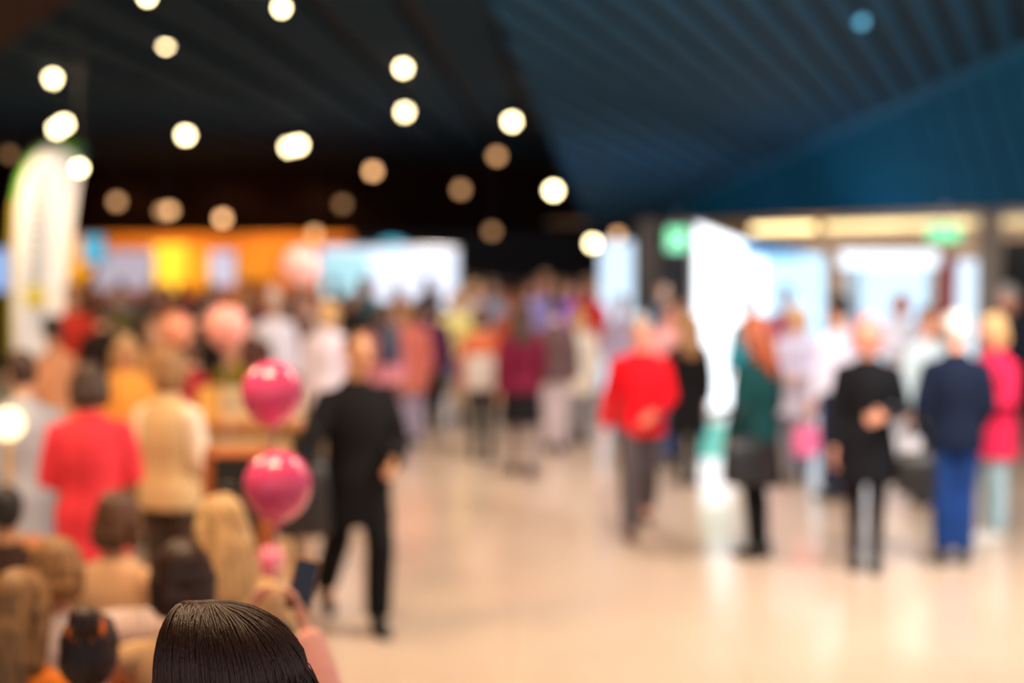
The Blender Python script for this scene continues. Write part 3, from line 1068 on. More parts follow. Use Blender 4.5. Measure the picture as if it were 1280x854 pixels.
# ------------------------------------------------------------------ feather flag
def feather_flag():
    d = 17.0
    x0 = at(52, d, 2)
    r = thing('feather_flag', 'tall white feather flag with green top at the left', 'flag', (x0, d, 0))
    # pole
    zt = hz(178, d)
    def X(px): return at(px, d, 2.2) - x0
    edgeL = [(9, 480), (10, 400), (12, 320), (16, 260), (24, 222), (36, 196), (54, 180), (78, 174), (104, 180)]
    edgeR = [(72, 480), (78, 400), (86, 320), (92, 270), (97, 240), (101, 220), (104, 206), (107, 194), (109, 186)]
    g = G()
    pts = [(X(9), 0, 0.02), (X(9), 0, .7)] + [(X(a), 0, hz(b, d)) for a, b in edgeL]
    g.tube(pts, [.02] * 4 + [.014] * (len(pts) - 4), 8)
    obj('pole', g, mat('dark_pole', (60, 62, 64), .4), r, True)
    nU = 9
    vs, fs, mi = [], [], []
    rows = []
    for (a, b), (c, e) in zip(edgeL, edgeR):
        rows.append([(X(a + (c - a) * k / nU), -.015 + .05 * math.sin(k / nU * PI * 1.5 + b * .012), hz(b + (e - b) * k / nU, d)) for k in range(nU + 1)])
    # refine rows
    fine = []
    for i in range(len(rows) - 1):
        for q in range(4):
            t = q / 4
            fine.append([tuple(rows[i][k][c] * (1 - t) + rows[i + 1][k][c] * t for c in range(3)) for k in range(nU + 1)])
    fine.append(rows[-1])
    gs = G()
    for f in (0, 1):
        b = len(vs)
        for row in fine:
            for p_ in row:
                vs.append((p_[0], p_[1] + f * .006, p_[2]))
    nn = nU + 1
    half = len(fine) * nn
    gw = G(); gw.v = [Vector(v) for v in vs]
    def addf(q, m_):
        gw.f.append(q); gw.m.append(m_)
    NR = len(fine)
    for i in range(NR - 1):
        for k in range(nU):
            # printed colours: green edge along the pole and the tip, yellow lower edge
            zt_ = (fine[i][k][2])
            if i >= NR - 7:
                m_ = 1 if k < 6 else 2
            elif i >= NR - 20 and k == 0:
                m_ = 1
            elif k == 0:
                m_ = 3
            else:
                m_ = 0
            a = i * nn + k
            addf((a, a + 1, a + nn + 1, a + nn), m_)
            addf((half + a, half + a + nn, half + a + nn + 1, half + a + 1), m_)
    for i in range(NR - 1):
        for k in (0, nU):
            a = i * nn + k
            addf((a, a + nn, half + a + nn, half + a), 0)
    for k in range(nU):
        for i in (0, NR - 1):
            a = i * nn + k
            addf((a, a + 1, half + a + 1, half + a), 0)
    obj('flag_cloth', gw, [cloth((245, 243, 240)), cloth((120, 200, 30)), cloth((0, 110, 90)), cloth((190, 170, 50))], r, True)
    # faint grey vertical line of print and a yellow emblem
    g = G()
    yy = 210
    random.seed(3)
    while yy < 345:
        hgt = random.uniform(5, 10)
        zc = hz(yy + hgt / 2, d)
        xc = X(53 - (yy - 210) * .07)
        g.box((xc, -.085, zc), (.15, .004, hgt / FPX * d * .55))
        g.box((xc + .03, -.087, zc - .02), (.04, .004, hgt / FPX * d * .9))
        yy += hgt + 4
    obj('printed_lettering', g, cloth((140, 150, 146)), r)
    g = G()
    g.tube([(X(45), -.08, hz(370, d)), (X(45), -.09, hz(370, d))], [.13, .13], 20, cap=.01)
    obj('printed_emblem', g, cloth((214, 196, 60)), r)
    g = G(); g.box((X(9), 0, .02), (.6, .6, .04)); g.lathe([(.05, .04), (.05, .12), (.03, .14)], 12, axis=(X(9), 0))
    obj('base', g, mat('black_metal', (24, 24, 26), .5), r, bevel=.005)
feather_flag()

# ------------------------------------------------------------------ balloons
def balloon(label, px, py, d, dia, col, floor_z=0.0, group=None, rough=.22):
    z = hz(py, d)
    x = at(px, d, z)
    r = thing('balloon', label, 'balloon', (x, d, floor_z), 0, group)
    R0 = dia / 2
    prof = []
    for i in range(22):
        t = PI * (i + .02) / 21
        rr = R0 * math.sin(min(t, PI))
        zz = -math.cos(t) * R0 * (1.14 if t < PI / 2 else 1.02)
        if t < PI / 2:
            rr *= (1 - .05 * math.cos(t) ** 2)
        prof.append((max(rr, R0 * .035), z - floor_z + zz))
    g = G(); g.lathe(prof, 32)
    m = mat('balloon_latex', col, rough, .03, 3, coat=.6, sss=.7)
    obj('envelope', g, m, r, True)
    zb = z - floor_z - R0 * 1.14
    g = G(); g.lathe([(R0 * .12, zb - R0 * .17), (R0 * .14, zb - R0 * .14), (R0 * .04, zb - R0 * .05), (R0 * .06, zb + R0 * .02)], 14)
    obj('knot', g, m, r, True)
    g = G()
    pts = [(.012 * math.sin(k * 1.3), .012 * math.cos(k * 1.1), .05 + (zb - R0 * .15 - .05) * k / 8) for k in range(9)]
    g.tube(pts, [.002] * 9, 5)
    obj('ribbon', g, cloth((236, 214, 214)), r, True)
    g = G(); g.lathe([(.045, 0), (.05, .01), (.035, .05), (.01, .06)], 16)
    obj('weight', g, mat('foil_weight', (180, 180, 186), .3, metal=.9), r, True)
    return r
HOT = (244, 92, 142)
GB = 'pink balloons over the left side'
balloon('upper of the two hot pink balloons, above the other beside the dark clothed person', 340, 490, 4.88, .208, HOT, group=GB)
balloon('lower of the two hot pink balloons, beside the chalkboard', 347, 606, 4.7, .222, HOT, group=GB)
balloon('small pink balloon low beside the raised hands', 338, 700, 6.1, .118, (240, 130, 158), group=GB)
balloon('palest pink balloon, highest of all, beside the long white stand', 376, 331, 8.95, .25, (250, 196, 196), group=GB)
balloon('pale pink balloon floating above the crowd left of the white shirt', 283, 407, 8.6, .255, (246, 170, 160), group=GB)
balloon('dull peach balloon floating left of the pale pink one', 221, 411, 9.8, .235, (226, 150, 120), group=GB)

# ------------------------------------------------------------------ stall, chalkboard, lamp table, plant
d = 9.6
x0, x1 = at(238, d), at(386, d)
st = thing('market_counter', 'wooden stall counter behind the chalkboard sign', 'counter', ((x0 + x1) / 2, d, 0))
w = x1 - x0
wood = mat('stall_wood', (176, 112, 60), .6, .25, 5, .1, stretch=(1, 8, 8))
g = G(); g.box((0, 0, 1.05), (w, .62, .05)); obj('countertop', g, wood, st, bevel=.006)
g = G(); g.box((0, -.24, .52), (w - .06, .03, 1.0)); obj('front_panel', g, mat('cream_panel', (206, 168, 124), .7), st, bevel=.004)
for sx in (-1, 1):
    for sy in (-1, 1):
        g = G(); g.box((sx * (w / 2 - .06), sy * .25 + (.02 if sy < 0 else 0), .51), (.05, .05, 1.02)); obj('leg', g, wood, st)
GBX = 'boxes on the stall counter'
for i, (px, w_, h_, col, lab) in enumerate(((262, .14, .2, (226, 170, 84), 'yellow card box at the left end of the stall counter'),
                                          (293, .16, .19, (224, 196, 150), 'cream card box with a grey label on the stall counter'),
                                          (326, .15, .13, (228, 204, 164), 'low cream card box in the middle of the stall counter'),
                                          (362, .17, .21, (222, 200, 170), 'pale card box at the right end of the stall counter'))):
    x = at(px, d - .1, 1.15)
    r = thing('card_box', lab, 'box', (x, d - .08, 1.076), R(random.uniform(-8, 8)), GBX)
    g = G(); g.box((0, 0, h_ / 2), (w_, .14, h_)); obj('carton', g, mat('card', col, .75, .06, 12), r, bevel=.004)
    g = G(); g.box((0, 0, h_ + .006), (w_ + .006, .146, .012)); obj('lid', g, mat('card', tuple(int(c * .94) for c in col), .75), r, bevel=.003)
    if i == 1:
        g = G(); g.box((0, -.072, h_ * .55), (.07, .004, .07)); obj('printed_label', g, mat('grey_print', (150, 130, 110), .7), r)

# A-frame chalkboard
d = 6.6
x0, x1 = at(264, d), at(334, d)
w = x1 - x0
cb = thing('chalkboard_sign', 'wood framed A-shaped chalkboard sign behind the lower pink balloon', 'sign', ((x0 + x1) / 2, d, 0))
orange_wood = mat('orange_wood', (178, 92, 34), .55, .2, 6, stretch=(6, 6, 1))
lean = .13
def slant(zz, s): return s * (.30 - .26 * zz / 1.28)
for s in (-1, 1):
    g = G()
    vs = []
    for zz in (.2, 1.24):
        for xx in (-w / 2 + .03, w / 2 - .03):
            for dy in (-.008, .008):
                vs.append((xx, slant(zz, s) + dy, zz))
    g.add(vs, [(0, 2, 3, 1), (4, 5, 7, 6), (0, 4, 6, 2), (1, 3, 7, 5), (0, 1, 5, 4), (2, 6, 7, 3)])
    obj('slate_panel', g, mat('slate', (26, 24, 24), .8, .2, 10), cb)
    g = G()
    for xx in (-w / 2, w / 2):
        g.tube([(xx, slant(0, s), .0), (xx, slant(1.28, s), 1.28)], [.022, .022], 4)
    for zz in (.2, 1.25):
        g.tube([(-w / 2, slant(zz, s), zz), (w / 2, slant(zz, s), zz)], [.022, .022], 4)
    obj('wooden_frame', g, orange_wood, cb)
random.seed(11)
for i in range(6):
    g = G()
    zz = 1.12 - i * .09
    xx = -w / 2 + .07
    while xx < w / 2 - .12:
        L = random.uniform(.03, .08)
        pts = [(xx + L * k / 6, slant(zz, -1) - .012, zz + .012 * math.sin(k * 2.1 + i)) for k in range(7)]
        g.tube(pts, [.003] * 7, 4)
        xx += L + .025
    obj('chalk_line', g, mat('chalk', (190, 184, 176), .9), cb)

# lamp table at the left edge
d = 7.0
x = at(12, d)
tb = thing('side_table', 'small round table under the globe lamp at the left edge', 'table', (x, d, 0))
g = G(); g.lathe([(.21, .72), (.22, .735), (.21, .75)], 28); obj('tabletop', g, wood, tb)
g = G(); g.lathe([(.03, .03), (.025, .4), (.03, .72)], 14); obj('pedestal', g, mat('black_metal', (24, 24, 26), .5), tb, True)
g = G(); g.lathe([(.2, 0), (.2, .02), (.04, .035)], 24); obj('base', g, mat('black_metal', (24, 24, 26), .5), tb)
zl = hz(530, d)
lp = thing('table_lamp', 'small glowing globe lamp on the round side table at left', 'lamp', (x, d, .751))
g = G(); g.lathe([(.07, 0), (.07, .015), (.012, .03), (.012, zl - .751 - .05)], 18); obj('lamp_stem', g, mat('brass', (190, 150, 80), .3, metal=1.0), lp, True)
g = G(); g.ell((0, 0, zl - .751), (.075, .075, .075), 20); obj('lamp_globe', g, glow('globe_warm', (255, 222, 170), 3.0), lp, True)

# potted plant
d = 12.6
x = at(38, d)
pp = thing('potted_plant', 'leafy green potted plant before the white feather flag', 'plant', (x, d, 0))
g = G(); g.lathe([(.16, 0), (.20, .34), (.205, .36), (.18, .36), (.175, .32)], 24); obj('pot', g, mat('terracotta', (150, 90, 60), .8), pp, True)
g = G()
g.lathe([(.177, .30), (.177, .325)], 24); obj('soil', g, mat('soil', (50, 36, 26), .95), pp)
g = G(); gl = G()
random.seed(5)
for i in range(16):
    a = i * 2.4
    rr = .05 + .12 * random.random()
    top_ = Vector((rr * 2.0 * math.cos(a), rr * 2.0 * math.sin(a), .75 + .5 * random.random()))
    b_ = Vector((rr * .5 * math.cos(a), rr * .5 * math.sin(a), .32))
    g.tube([b_, b_.lerp(top_, .5) + Vector((0, 0, .05)), top_], [.008, .006, .004], 6)
    for j in range(5):
        c_ = b_.lerp(top_, .35 + .15 * j)
        aa = a + j * 1.9
        tip = c_ + Vector((math.cos(aa), math.sin(aa), .35)) * .17
        sd = Vector((-math.sin(aa), math.cos(aa), 0)) * .045
        mid = c_.lerp(tip, .5) + Vector((0, 0, .02))
        gl.add([c_, mid + sd, tip, mid - sd, mid - Vector((0, 0, .006))], [(0, 1, 4), (1, 2, 4), (2, 3, 4), (3, 0, 4), (0, 3, 2, 1)])
obj('stems', g, mat('stem', (80, 110, 50), .7), pp, True)
obj('foliage', gl, mat('leaf_green', (110, 150, 30), .5, .25, 9), pp)

# ------------------------------------------------------------------ people on the open floor
NAVY, BLACK, CHAR = (24, 34, 58), (20, 20, 24), (52, 50, 54)
p = person('grey haired man in a bright red sweater walking towards the camera', 800, 11.1, 1.74, 176, 'walk_b', 'sweater', (214, 16, 32), 'trousers', (84, 76, 82), 'short', 'grey', 'rosy', 'brown')
p2 = person('woman in black with long light brown hair seen from behind beside the white display', 860, 13.4, 1.60, 12, 'stand', 'sweater', (14, 13, 16), 'tights', (16, 14, 17), 'long', 'light', 'fair', skirt=(14, 13, 16))
p3 = person('red haired woman in a dark green top and black skirt', 946, 10.2, 1.72, 40, 'stand_b', 'sweater', (6, 52, 54), 'tights', (14, 12, 15), 'long', 'red', 'fair', skirt=(34, 28, 30))
h = hand_at(p3, 'stand_b', 0)
handbag('big black bag hanging beside the dark green top', (at(928, 9.92), 9.92, 1.12), (20, 20, 24), .30, .32, .15, R(30), .22)
h = hand_at(p2, 'stand', 1)
shopping_bag('turquoise paper bag beside the black clothed woman with long light brown hair', (h.x + .02, h.y, h.z + .01), (110, 216, 214), .34, .32, .12, R(8), 'shopping bags')
p4 = person('dark haired person in a white top and navy trousers before the pale booth', 1048, 12.6, 1.80, 30, 'stand', 'shirt', (226, 224, 244), 'trousers', (36, 44, 74), 'short', 'black', 'rosy')
p5 = person('person in a loose lavender coat left of the white topped person', 998, 13.7, 1.66, 150, 'hold', 'coat', (200, 198, 228), 'jeans', (120, 124, 150), 'bob', 'blond', 'fair', 'grey')
h = hand_at(p4, 'stand', 0)
shopping_bag('pink paper bag hanging beside the navy trousers of the white topped person', (h.x - .03, h.y, h.z + .01), (236, 110, 160), .22, .24, .10, R(20), 'shopping bags')
p6 = person('woman in a black dress and black tights with pinkish hair', 1084, 9.8, 1.74, 168, 'chat', 'dress', (11, 12, 18), 'tights', (30, 19, 22), 'bob', 'pink', 'rosy')
h = hand_at(p6, 'chat', 0)
handbag('black handbag on the right side of the pinkish haired woman', (at(1146, 9.6), 9.6, 1.10), (16, 16, 20), .26, .28, .12, R(-20), .26)
p7 = person('white haired man in a navy jacket and blue jeans seen from behind', 1194, 10.0, 1.75, -14, 'stand_b', 'jacket', (14, 25, 48), 'jeans', (24, 58, 120), 'short', 'white', 'rosy')
p8 = person('blond woman in a hot pink coat and pale blue jeans facing the navy jacket', 1243, 10.8, 1.70, 104, 'chat', 'coat', (226, 40, 84), 'jeans', (170, 204, 216), 'bob', 'blond', 'rosy', 'white')
p9 = person('grey haired man in a dark jacket at the right edge before the black door', 1262, 15.2, 1.82, 120, 'hold', 'jacket', (24, 28, 40), 'trousers', (30, 30, 38), 'short', 'grey', 'rosy', inner=(214, 220, 235))
p10 = person('person in pale grey top and teal trousers half hidden by the navy jacket', 1158, 12.4, 1.70, 200, 'stand', 'sweater', (196, 216, 226), 'trousers', (24, 60, 76), 'short', 'brown', 'rosy')
h = hand_at(p10, 'stand', 1)
shopping_bag('white paper bag held low left of the blue jeans', (h.x - .03, h.y, h.z + .01), (226, 228, 240), .28, .34, .11, R(-12), 'shopping bags')
person('person in a white coat with reddish hair between the two booths', 1124, 16.4, 1.70, 190, 'hold', 'coat', (236, 236, 250), 'trousers', (200, 200, 216), 'bob', 'ginger', 'rosy')
person('person in a pink top before the pale blue back panel', 982, 17.8, 1.74, 170, 'chat', 'sweater', (232, 140, 172), 'trousers', (60, 60, 80), 'short', 'brown', 'fair')
person('person in a teal jacket behind the red haired woman', 936, 16.8, 1.66, 20, 'stand', 'jacket', (60, 150, 170), 'trousers', (60, 66, 70), 'short', 'dark', 'fair')
person('person in a dusty pink top just right of the red sweater', 836, 14.6, 1.70, 190, 'hold', 'sweater', (214, 150, 150), 'jeans', (70, 86, 130), 'short', 'dark', 'rosy')
person('person in a slate jacket in front of the dark door', 828, 19.6, 1.78, 170, 'stand', 'jacket', (96, 116, 140), 'trousers', (40, 44, 54), 'short', 'black', 'fair')

# the dark clothed man striding across
dm = person('man in a black jacket and black trousers striding past the pink balloons', 446, 8.25, 1.76, 204, 'stride', 'coat', (17, 14, 16), 'trousers', (13, 12, 14), 'crop', 'brown', 'tan')
handbag('big black shoulder bag at the left side of the black jacketed man', (at(372, 7.95), 7.95, 1.30), (30, 24, 24), .36, .44, .16, R(10), .26)

# ------------------------------------------------------------------ standing people in the middle distance
mid = [
    ('person in a rust orange top and black trousers in the centre crowd', 602, 15.0, 1.62, 10, 'stroll', 'sweater', (196, 92, 48), 'tights', (18, 18, 22), 'bob', 'brown', 'fair'),
    ('person in a maroon top and short black skirt over grey legs', 652, 14.0, 1.70, 8, 'stroll', 'sweater', (110, 24, 52), 'tights', (150, 134, 136), 'long', 'dark', 'fair', 'black', (20, 18, 22)),
    ('person in a grey brown jacket right of the maroon top', 694, 15.6, 1.66, 0, 'stand', 'jacket', (92, 70, 72), 'jeans', (190, 176, 182), 'short', 'dark', 'fair'),
    ('tall person in a lavender shirt above the centre crowd', 681, 19.4, 1.88, 178, 'stand', 'shirt', (180, 172, 255), 'trousers', (80, 80, 100), 'short', 'light', 'rosy'),
    ('person in a violet top right of the tall lavender shirt', 713, 21.6, 1.72, 180, 'stand', 'sweater', (110, 70, 210), 'trousers', (60, 60, 80), 'short', 'brown', 'rosy'),
    ('person in a red top left of the pale totem', 735, 19.6, 1.82, 182, 'hold', 'sweater', (216, 40, 40), 'trousers', (170, 160, 160), 'short', 'light', 'rosy'),
    ('person in a cream coat just left of the red sweater', 724, 16.4, 1.52, 15, 'stand', 'coat', (226, 214, 200), 'trousers', (150, 146, 150), 'bob', 'blond', 'fair'),
    ('person in a light blue top in the far centre crowd', 614, 20.4, 1.78, 175, 'stand', 'sweater', (150, 176, 206), 'trousers', (70, 70, 90), 'short', 'brown', 'fair'),
    ('person in a pale yellow top right of the long white stand', 572, 18.5, 1.68, 170, 'hold', 'sweater', (240, 228, 150), 'trousers', (190, 170, 150), 'bob', 'blond', 'fair'),
    ('person in a pink jacket right behind the black jacketed man', 478, 15.7, 1.62, -20, 'stand', 'jacket', (230, 150, 170), 'trousers', (60, 50, 56), 'long', 'brown', 'fair'),
    ('person in a salmon coat right of the pink jacket', 513, 16.2, 1.62, 20, 'stand', 'coat', (214, 120, 108), 'jeans', (170, 160, 190), 'bob', 'light', 'fair'),
    ('person in a plum top and black trousers right of the salmon coat', 541, 17.4, 1.60, 0, 'stand', 'sweater', (92, 40, 84), 'tights', (24, 20, 24), 'short', 'dark', 'fair'),
    ('person in a lavender white coat left of the black jacketed man', 410, 13.8, 1.70, -10, 'stand', 'coat', (226, 214, 232), 'trousers', (150, 130, 110), 'bob', 'blond', 'fair'),
    ('person in a bright white shirt above the upper hot pink balloon', 343, 15.4, 1.76, 180, 'stand', 'shirt', (224, 226, 250), 'jeans', (150, 160, 200), 'short', 'white', 'fair'),
    ('person in a black jacket left of the pale pink balloon', 252, 15.2, 1.66, 0, 'stand', 'jacket', (34, 28, 30), 'trousers', (30, 28, 30), 'short', 'dark', 'fair'),
    ('person in a brown jacket right of the pale pink balloon', 312, 14.0, 1.62, 30, 'chat', 'jacket', (78, 50, 42), 'trousers', (40, 34, 34), 'short', 'dark', 'tan'),
    ('person in an olive green top under the pale pink balloon', 292, 11.8, 1.50, 160, 'hold', 'sweater', (120, 104, 20), 'trousers', (40, 38, 40), 'short', 'brown', 'tan'),
    ('person in a crimson top behind the stall counter', 234, 11.0, 1.54, -30, 'stand', 'sweater', (178, 24, 56), 'trousers', (40, 34, 34), 'bob', 'brown', 'fair'),
    ('person in a golden orange top left of the crimson top', 158, 10.6, 1.56, 200, 'hold', 'sweater', (232, 158, 70), 'trousers', (120, 90, 60), 'long', 'blond', 'tan'),
    ('person in a tan coat right of the golden orange top', 196, 12.4, 1.60, 170, 'stand', 'coat', (206, 150, 96), 'trousers', (90, 70, 60), 'bob', 'light', 'fair'),
    ('dark haired person in a peach top and black trousers before the flag', 68, 11.8, 1.64, 60, 'chat', 'sweater', (214, 150, 110), 'trousers', (26, 22, 24), 'short', 'black', 'tan'),
    ('person in a pale blue coat at the left edge behind the globe lamp', 30, 7.9, 1.62, 40, 'stand', 'coat', (176, 180, 190), 'jeans', (196, 190, 184), 'short', 'dark', 'fair'),
    ('person in a black jacket beside the tan coat, facing away', 128, 14.6, 1.64, 0, 'stand', 'jacket', (40, 30, 30), 'trousers', (40, 34, 34), 'short', 'dark', 'fair'),
    ('person in a rust red top right of the feather flag', 92, 15.8, 1.82, 180, 'stand', 'sweater', (190, 50, 34), 'trousers', (60, 40, 40), 'short', 'brown', 'tan'),
    ('person in a charcoal jacket with black hair under the pale lilac screen', 184, 16.0, 1.66, 10, 'stand', 'jacket', (40, 36, 42), 'trousers', (40, 34, 34), 'long', 'black', 'fair'),
]
who = {}
for row in mid:
    who[row[0]] = person(*row)
yp = who['person in a pale yellow top right of the long white stand']
h = (hand_at(yp, 'hold', 0) + hand_at(yp, 'hold', 1)) / 2
hb = shopping_bag('white paper bag hanging at the back of the rust orange top', (at(600, 14.77), 14.77, 1.26), (206, 196, 192), .30, .34, .12, R(5), 'shopping bags')
shopping_bag('steel blue paper bag below the pale yellow top', (h.x - .05, h.y - .05, h.z + .0), (84, 116, 150), .32, .30, .12, R(-5), 'shopping bags')
handbag('navy bag hanging at the back of the pink jacket', (at(487, 15.3), 15.3, 1.52), (48, 54, 78), .26, .42, .16, R(5), .12)

# the far crowd
CN = {'mauve': (170, 130, 148), 'grey': (128, 122, 128), 'brown': (104, 66, 48), 'dusty pink': (204, 150, 148), 'tan': (190, 146, 104), 'charcoal': (46, 42, 48),
      'plum': (92, 50, 72), 'rust': (168, 84, 50), 'cream': (220, 204, 184), 'black': (24, 22, 26), 'lilac': (190, 176, 206), 'teal': (60, 110, 120), 'navy': (40, 46, 80),
      'rose': (214, 120, 128), 'olive': (112, 100, 60), 'white': (228, 224, 228), 'wine': (120, 36, 52), 'sand': (206, 180, 142), 'slate': (92, 102, 122), 'peach': (226, 168, 136)}
far = [ # px, d, colour, garment, hair style, hair colour, where
    (112, 24.4, 'brown', 'jacket', 'short', 'dark', 'at the left end of the amber bar'),
    (152, 25.2, 'lilac', 'sweater', 'bob', 'brown', 'under the broad lilac screen'),
    (190, 24.6, 'mauve', 'coat', 'long', 'dark', 'under the broad lilac screen'),
    (228, 25.4, 'plum', 'jacket', 'short', 'black', 'under the bright yellow niche'),
    (266, 24.6, 'dusty pink', 'sweater', 'bob', 'brown', 'under the narrow white screen'),
    (304, 25.2, 'tan', 'coat', 'short', 'brown', 'before the amber bar'),
    (342, 24.4, 'grey', 'jacket', 'short', 'grey', 'before the right half of the amber bar'),
    (380, 24.8, 'mauve', 'sweater', 'long', 'light', 'under the highest palest balloon'),
    (418, 24.2, 'charcoal', 'jacket', 'short', 'dark', 'before the long white stand'),
    (456, 24.8, 'rose', 'sweater', 'bob', 'brown', 'before the long white stand'),
    (496, 24.4, 'cream', 'coat', 'short', 'light', 'under the round blue sign'),
    (534, 25.0, 'slate', 'jacket', 'short', 'dark', 'before the long white stand'),
    (150, 19.4, 'olive', 'jacket', 'short', 'brown', 'in the middle of the left crowd'),
    (206, 19.8, 'rust', 'sweater', 'long', 'dark', 'in the middle of the left crowd'),
    (258, 19.2, 'charcoal', 'coat', 'bob', 'black', 'in the middle of the left crowd'),
    (318, 19.6, 'wine', 'sweater', 'short', 'dark', 'left of the bright white shirt'),
    (386, 19.0, 'white', 'shirt', 'bob', 'brown', 'under the highest palest balloon'),
    (440, 19.4, 'black', 'jacket', 'short', 'black', 'behind the black jacketed man'),
    (498, 20.0, 'peach', 'sweater', 'long', 'brown', 'before the long white stand'),
    (546, 20.6, 'navy', 'jacket', 'short', 'dark', 'at the right end of the long white stand'),
    (594, 24.0, 'dusty pink', 'coat', 'short', 'brown', 'right of the long white stand'),
    (636, 24.6, 'grey', 'sweater', 'bob', 'dark', 'in the far centre under the dark bulkhead'),
    (662, 22.6, 'brown', 'jacket', 'short', 'dark', 'left of the tall lavender shirt'),
    (700, 25.0, 'tan', 'sweater', 'short', 'light', 'behind the tall lavender shirt'),
    (744, 25.4, 'rose', 'coat', 'short', 'brown', 'behind the red top'),
    (638, 18.0, 'rust', 'sweater', 'tail', 'ginger', 'behind the maroon top'),
    (592, 21.8, 'cream', 'sweater', 'bob', 'blond', 'behind the pale yellow top'),
    (214, 13.8, 'sand', 'jacket', 'short', 'brown', 'under the dull peach balloon'),
    (372, 17.2, 'brown', 'jacket', 'short', 'dark', 'right of the bright white shirt'),
    (464, 21.4, 'teal', 'jacket', 'short', 'dark', 'before the left half of the long white stand'),
    (776, 17.2, 'lilac', 'shirt', 'short', 'grey', 'in front of the pale totem'),
    (852, 17.6, 'navy', 'sweater', 'short', 'dark', 'between the dark door and the white display'),
]
for i, (px, d, cn, gar, hs, hcn, where) in enumerate(far):
    fc = random.choice((0, 180, 170, 15, -20, 160, 200, 90))
    ps = random.choice(('stand', 'stand_b', 'chat', 'hold'))
    person('%s haired person in %s %s %s' % (hcn.replace('light','fair').replace('ginger','ginger'), cn, gar, where), px, d, 1.62 + .16 * random.random(), fc, ps, gar, CN[cn],
           'trousers', random.choice(((40, 38, 46), (60, 62, 84), (90, 80, 76), (34, 30, 32))), hs, hcn, random.choice(('fair', 'rosy', 'tan')),
           group='people in the far crowd')

# ------------------------------------------------------------------ standing people at the near left
person('person in a coral red jacket with dark brown hair seen from behind at the left', 114, 7.4, 1.60, 14, 'hold', 'coat', (236, 62, 74), 'trousers', (60, 44, 40), 'bob', 'dark', 'tan')
person('person in a beige padded vest over a white shirt beside the coral red jacket', 212, 7.95, 1.64, -24, 'stand_b', 'vest', (206, 174, 128), 'trousers', (70, 56, 48), 'bob', 'light', 'fair', inner=(240, 222, 200))

# ------------------------------------------------------------------ seated audience on chairs
def seated(label, px, d, H, face, pose, top, tc, hair, hc, sk='tan', inner=None, low='jeans', lc=(60, 56, 66), chair_label=None, drop=0.0):
    r = person(label, px, d, H, face, pose, top, tc, low, lc, hair, hc, sk, inner=inner)
    sc = r.scale.x
    c = chair(chair_label, r.location.x, r.location.y, face)
    hipz = JJ(pose)['hip'] * sc
    c.scale = (sc, sc, (hipz - .128 * sc) / .449)
    return r

seated('person with a brown bun and orange hair tie low at the bottom left', 112, 3.7, 1.57, 6, 'sit', 'jacket', (64, 52, 50), 'bun', 'dark', chair_label='black chair under the brown bun at the bottom left')
seated('person with long fair brown hair in an orange top in the bottom left corner', 20, 4.3, 1.55, -12, 'sit', 'sweater', (220, 120, 44), 'long', 'light', chair_label='black chair in the bottom left corner under the orange top')
bobp = seated('person with dark bobbed hair directly behind the nearest head', 232, 4.45, 1.63, 4, 'sit_sheet', 'sweater', (214, 172, 128), 'bob', 'dark', chair_label='black chair under the dark bobbed hair behind the nearest head')
seated('blond woman in a cream jacket turning left behind the dark bob', 282, 5.25, 1.62, 6, 'sit_l', 'jacket', (220, 176, 122), 'long', 'blond', chair_label='black chair under the cream jacketed blond woman')
seated('person with short brown hair in a beige knit top below the coral jacket', 143, 5.75, 1.55, -16, 'sit', 'sweater', (216, 168, 128), 'bob', 'brown', chair_label='black chair under the beige knit top')
seated('golden haired child in front of the coral red jacket', 70, 5.0, 1.50, 8, 'sit', 'sweater', (190, 176, 176), 'bob', 'light', chair_label='black chair under the golden haired child')
seated('dark haired person at the left edge below the globe lamp', 8, 6.1, 1.50, 20, 'sit', 'jacket', (60, 40, 34), 'short', 'black', chair_label='black chair at the left edge below the globe lamp')
pc = seated('person in a pale pink top raising a phone behind the nearest head', 335, 3.6, 1.58, 0, 'sit_up', 'sweater', (246, 178, 168), 'short', 'dark', 'rosy', chair_label='black chair under the person raising a phone')

# phone held up
h0, h1 = hand_at(pc, 'sit_up', 0), hand_at(pc, 'sit_up', 1)
hp = hand_at(pc, 'sit_up', 1, .12)
r = thing('smartphone', 'smartphone in an orange case held up by raised hands', 'phone', (hp.x + .0, hp.y + .03, hp.z - .05))
r.rotation_euler = (R(-18), R(14), R(10))
g = G(); g.box((0, 0, .075), (.076, .010, .15)); obj('phone_case', g, mat('orange_case', (196, 128, 60), .5), r, bevel=.004)
g = G(); g.box((0, -.006, .075), (.068, .003, .138)); obj('phone_screen', g, mat('phone_glass', (36, 38, 56), .1), r)
g = G(); g.tube([(.02, .005, .125), (.02, .009, .125)], [.011, .011], 14, cap=.05); obj('camera_lens', g, mat('lens_black', (10, 10, 12), .1), r)

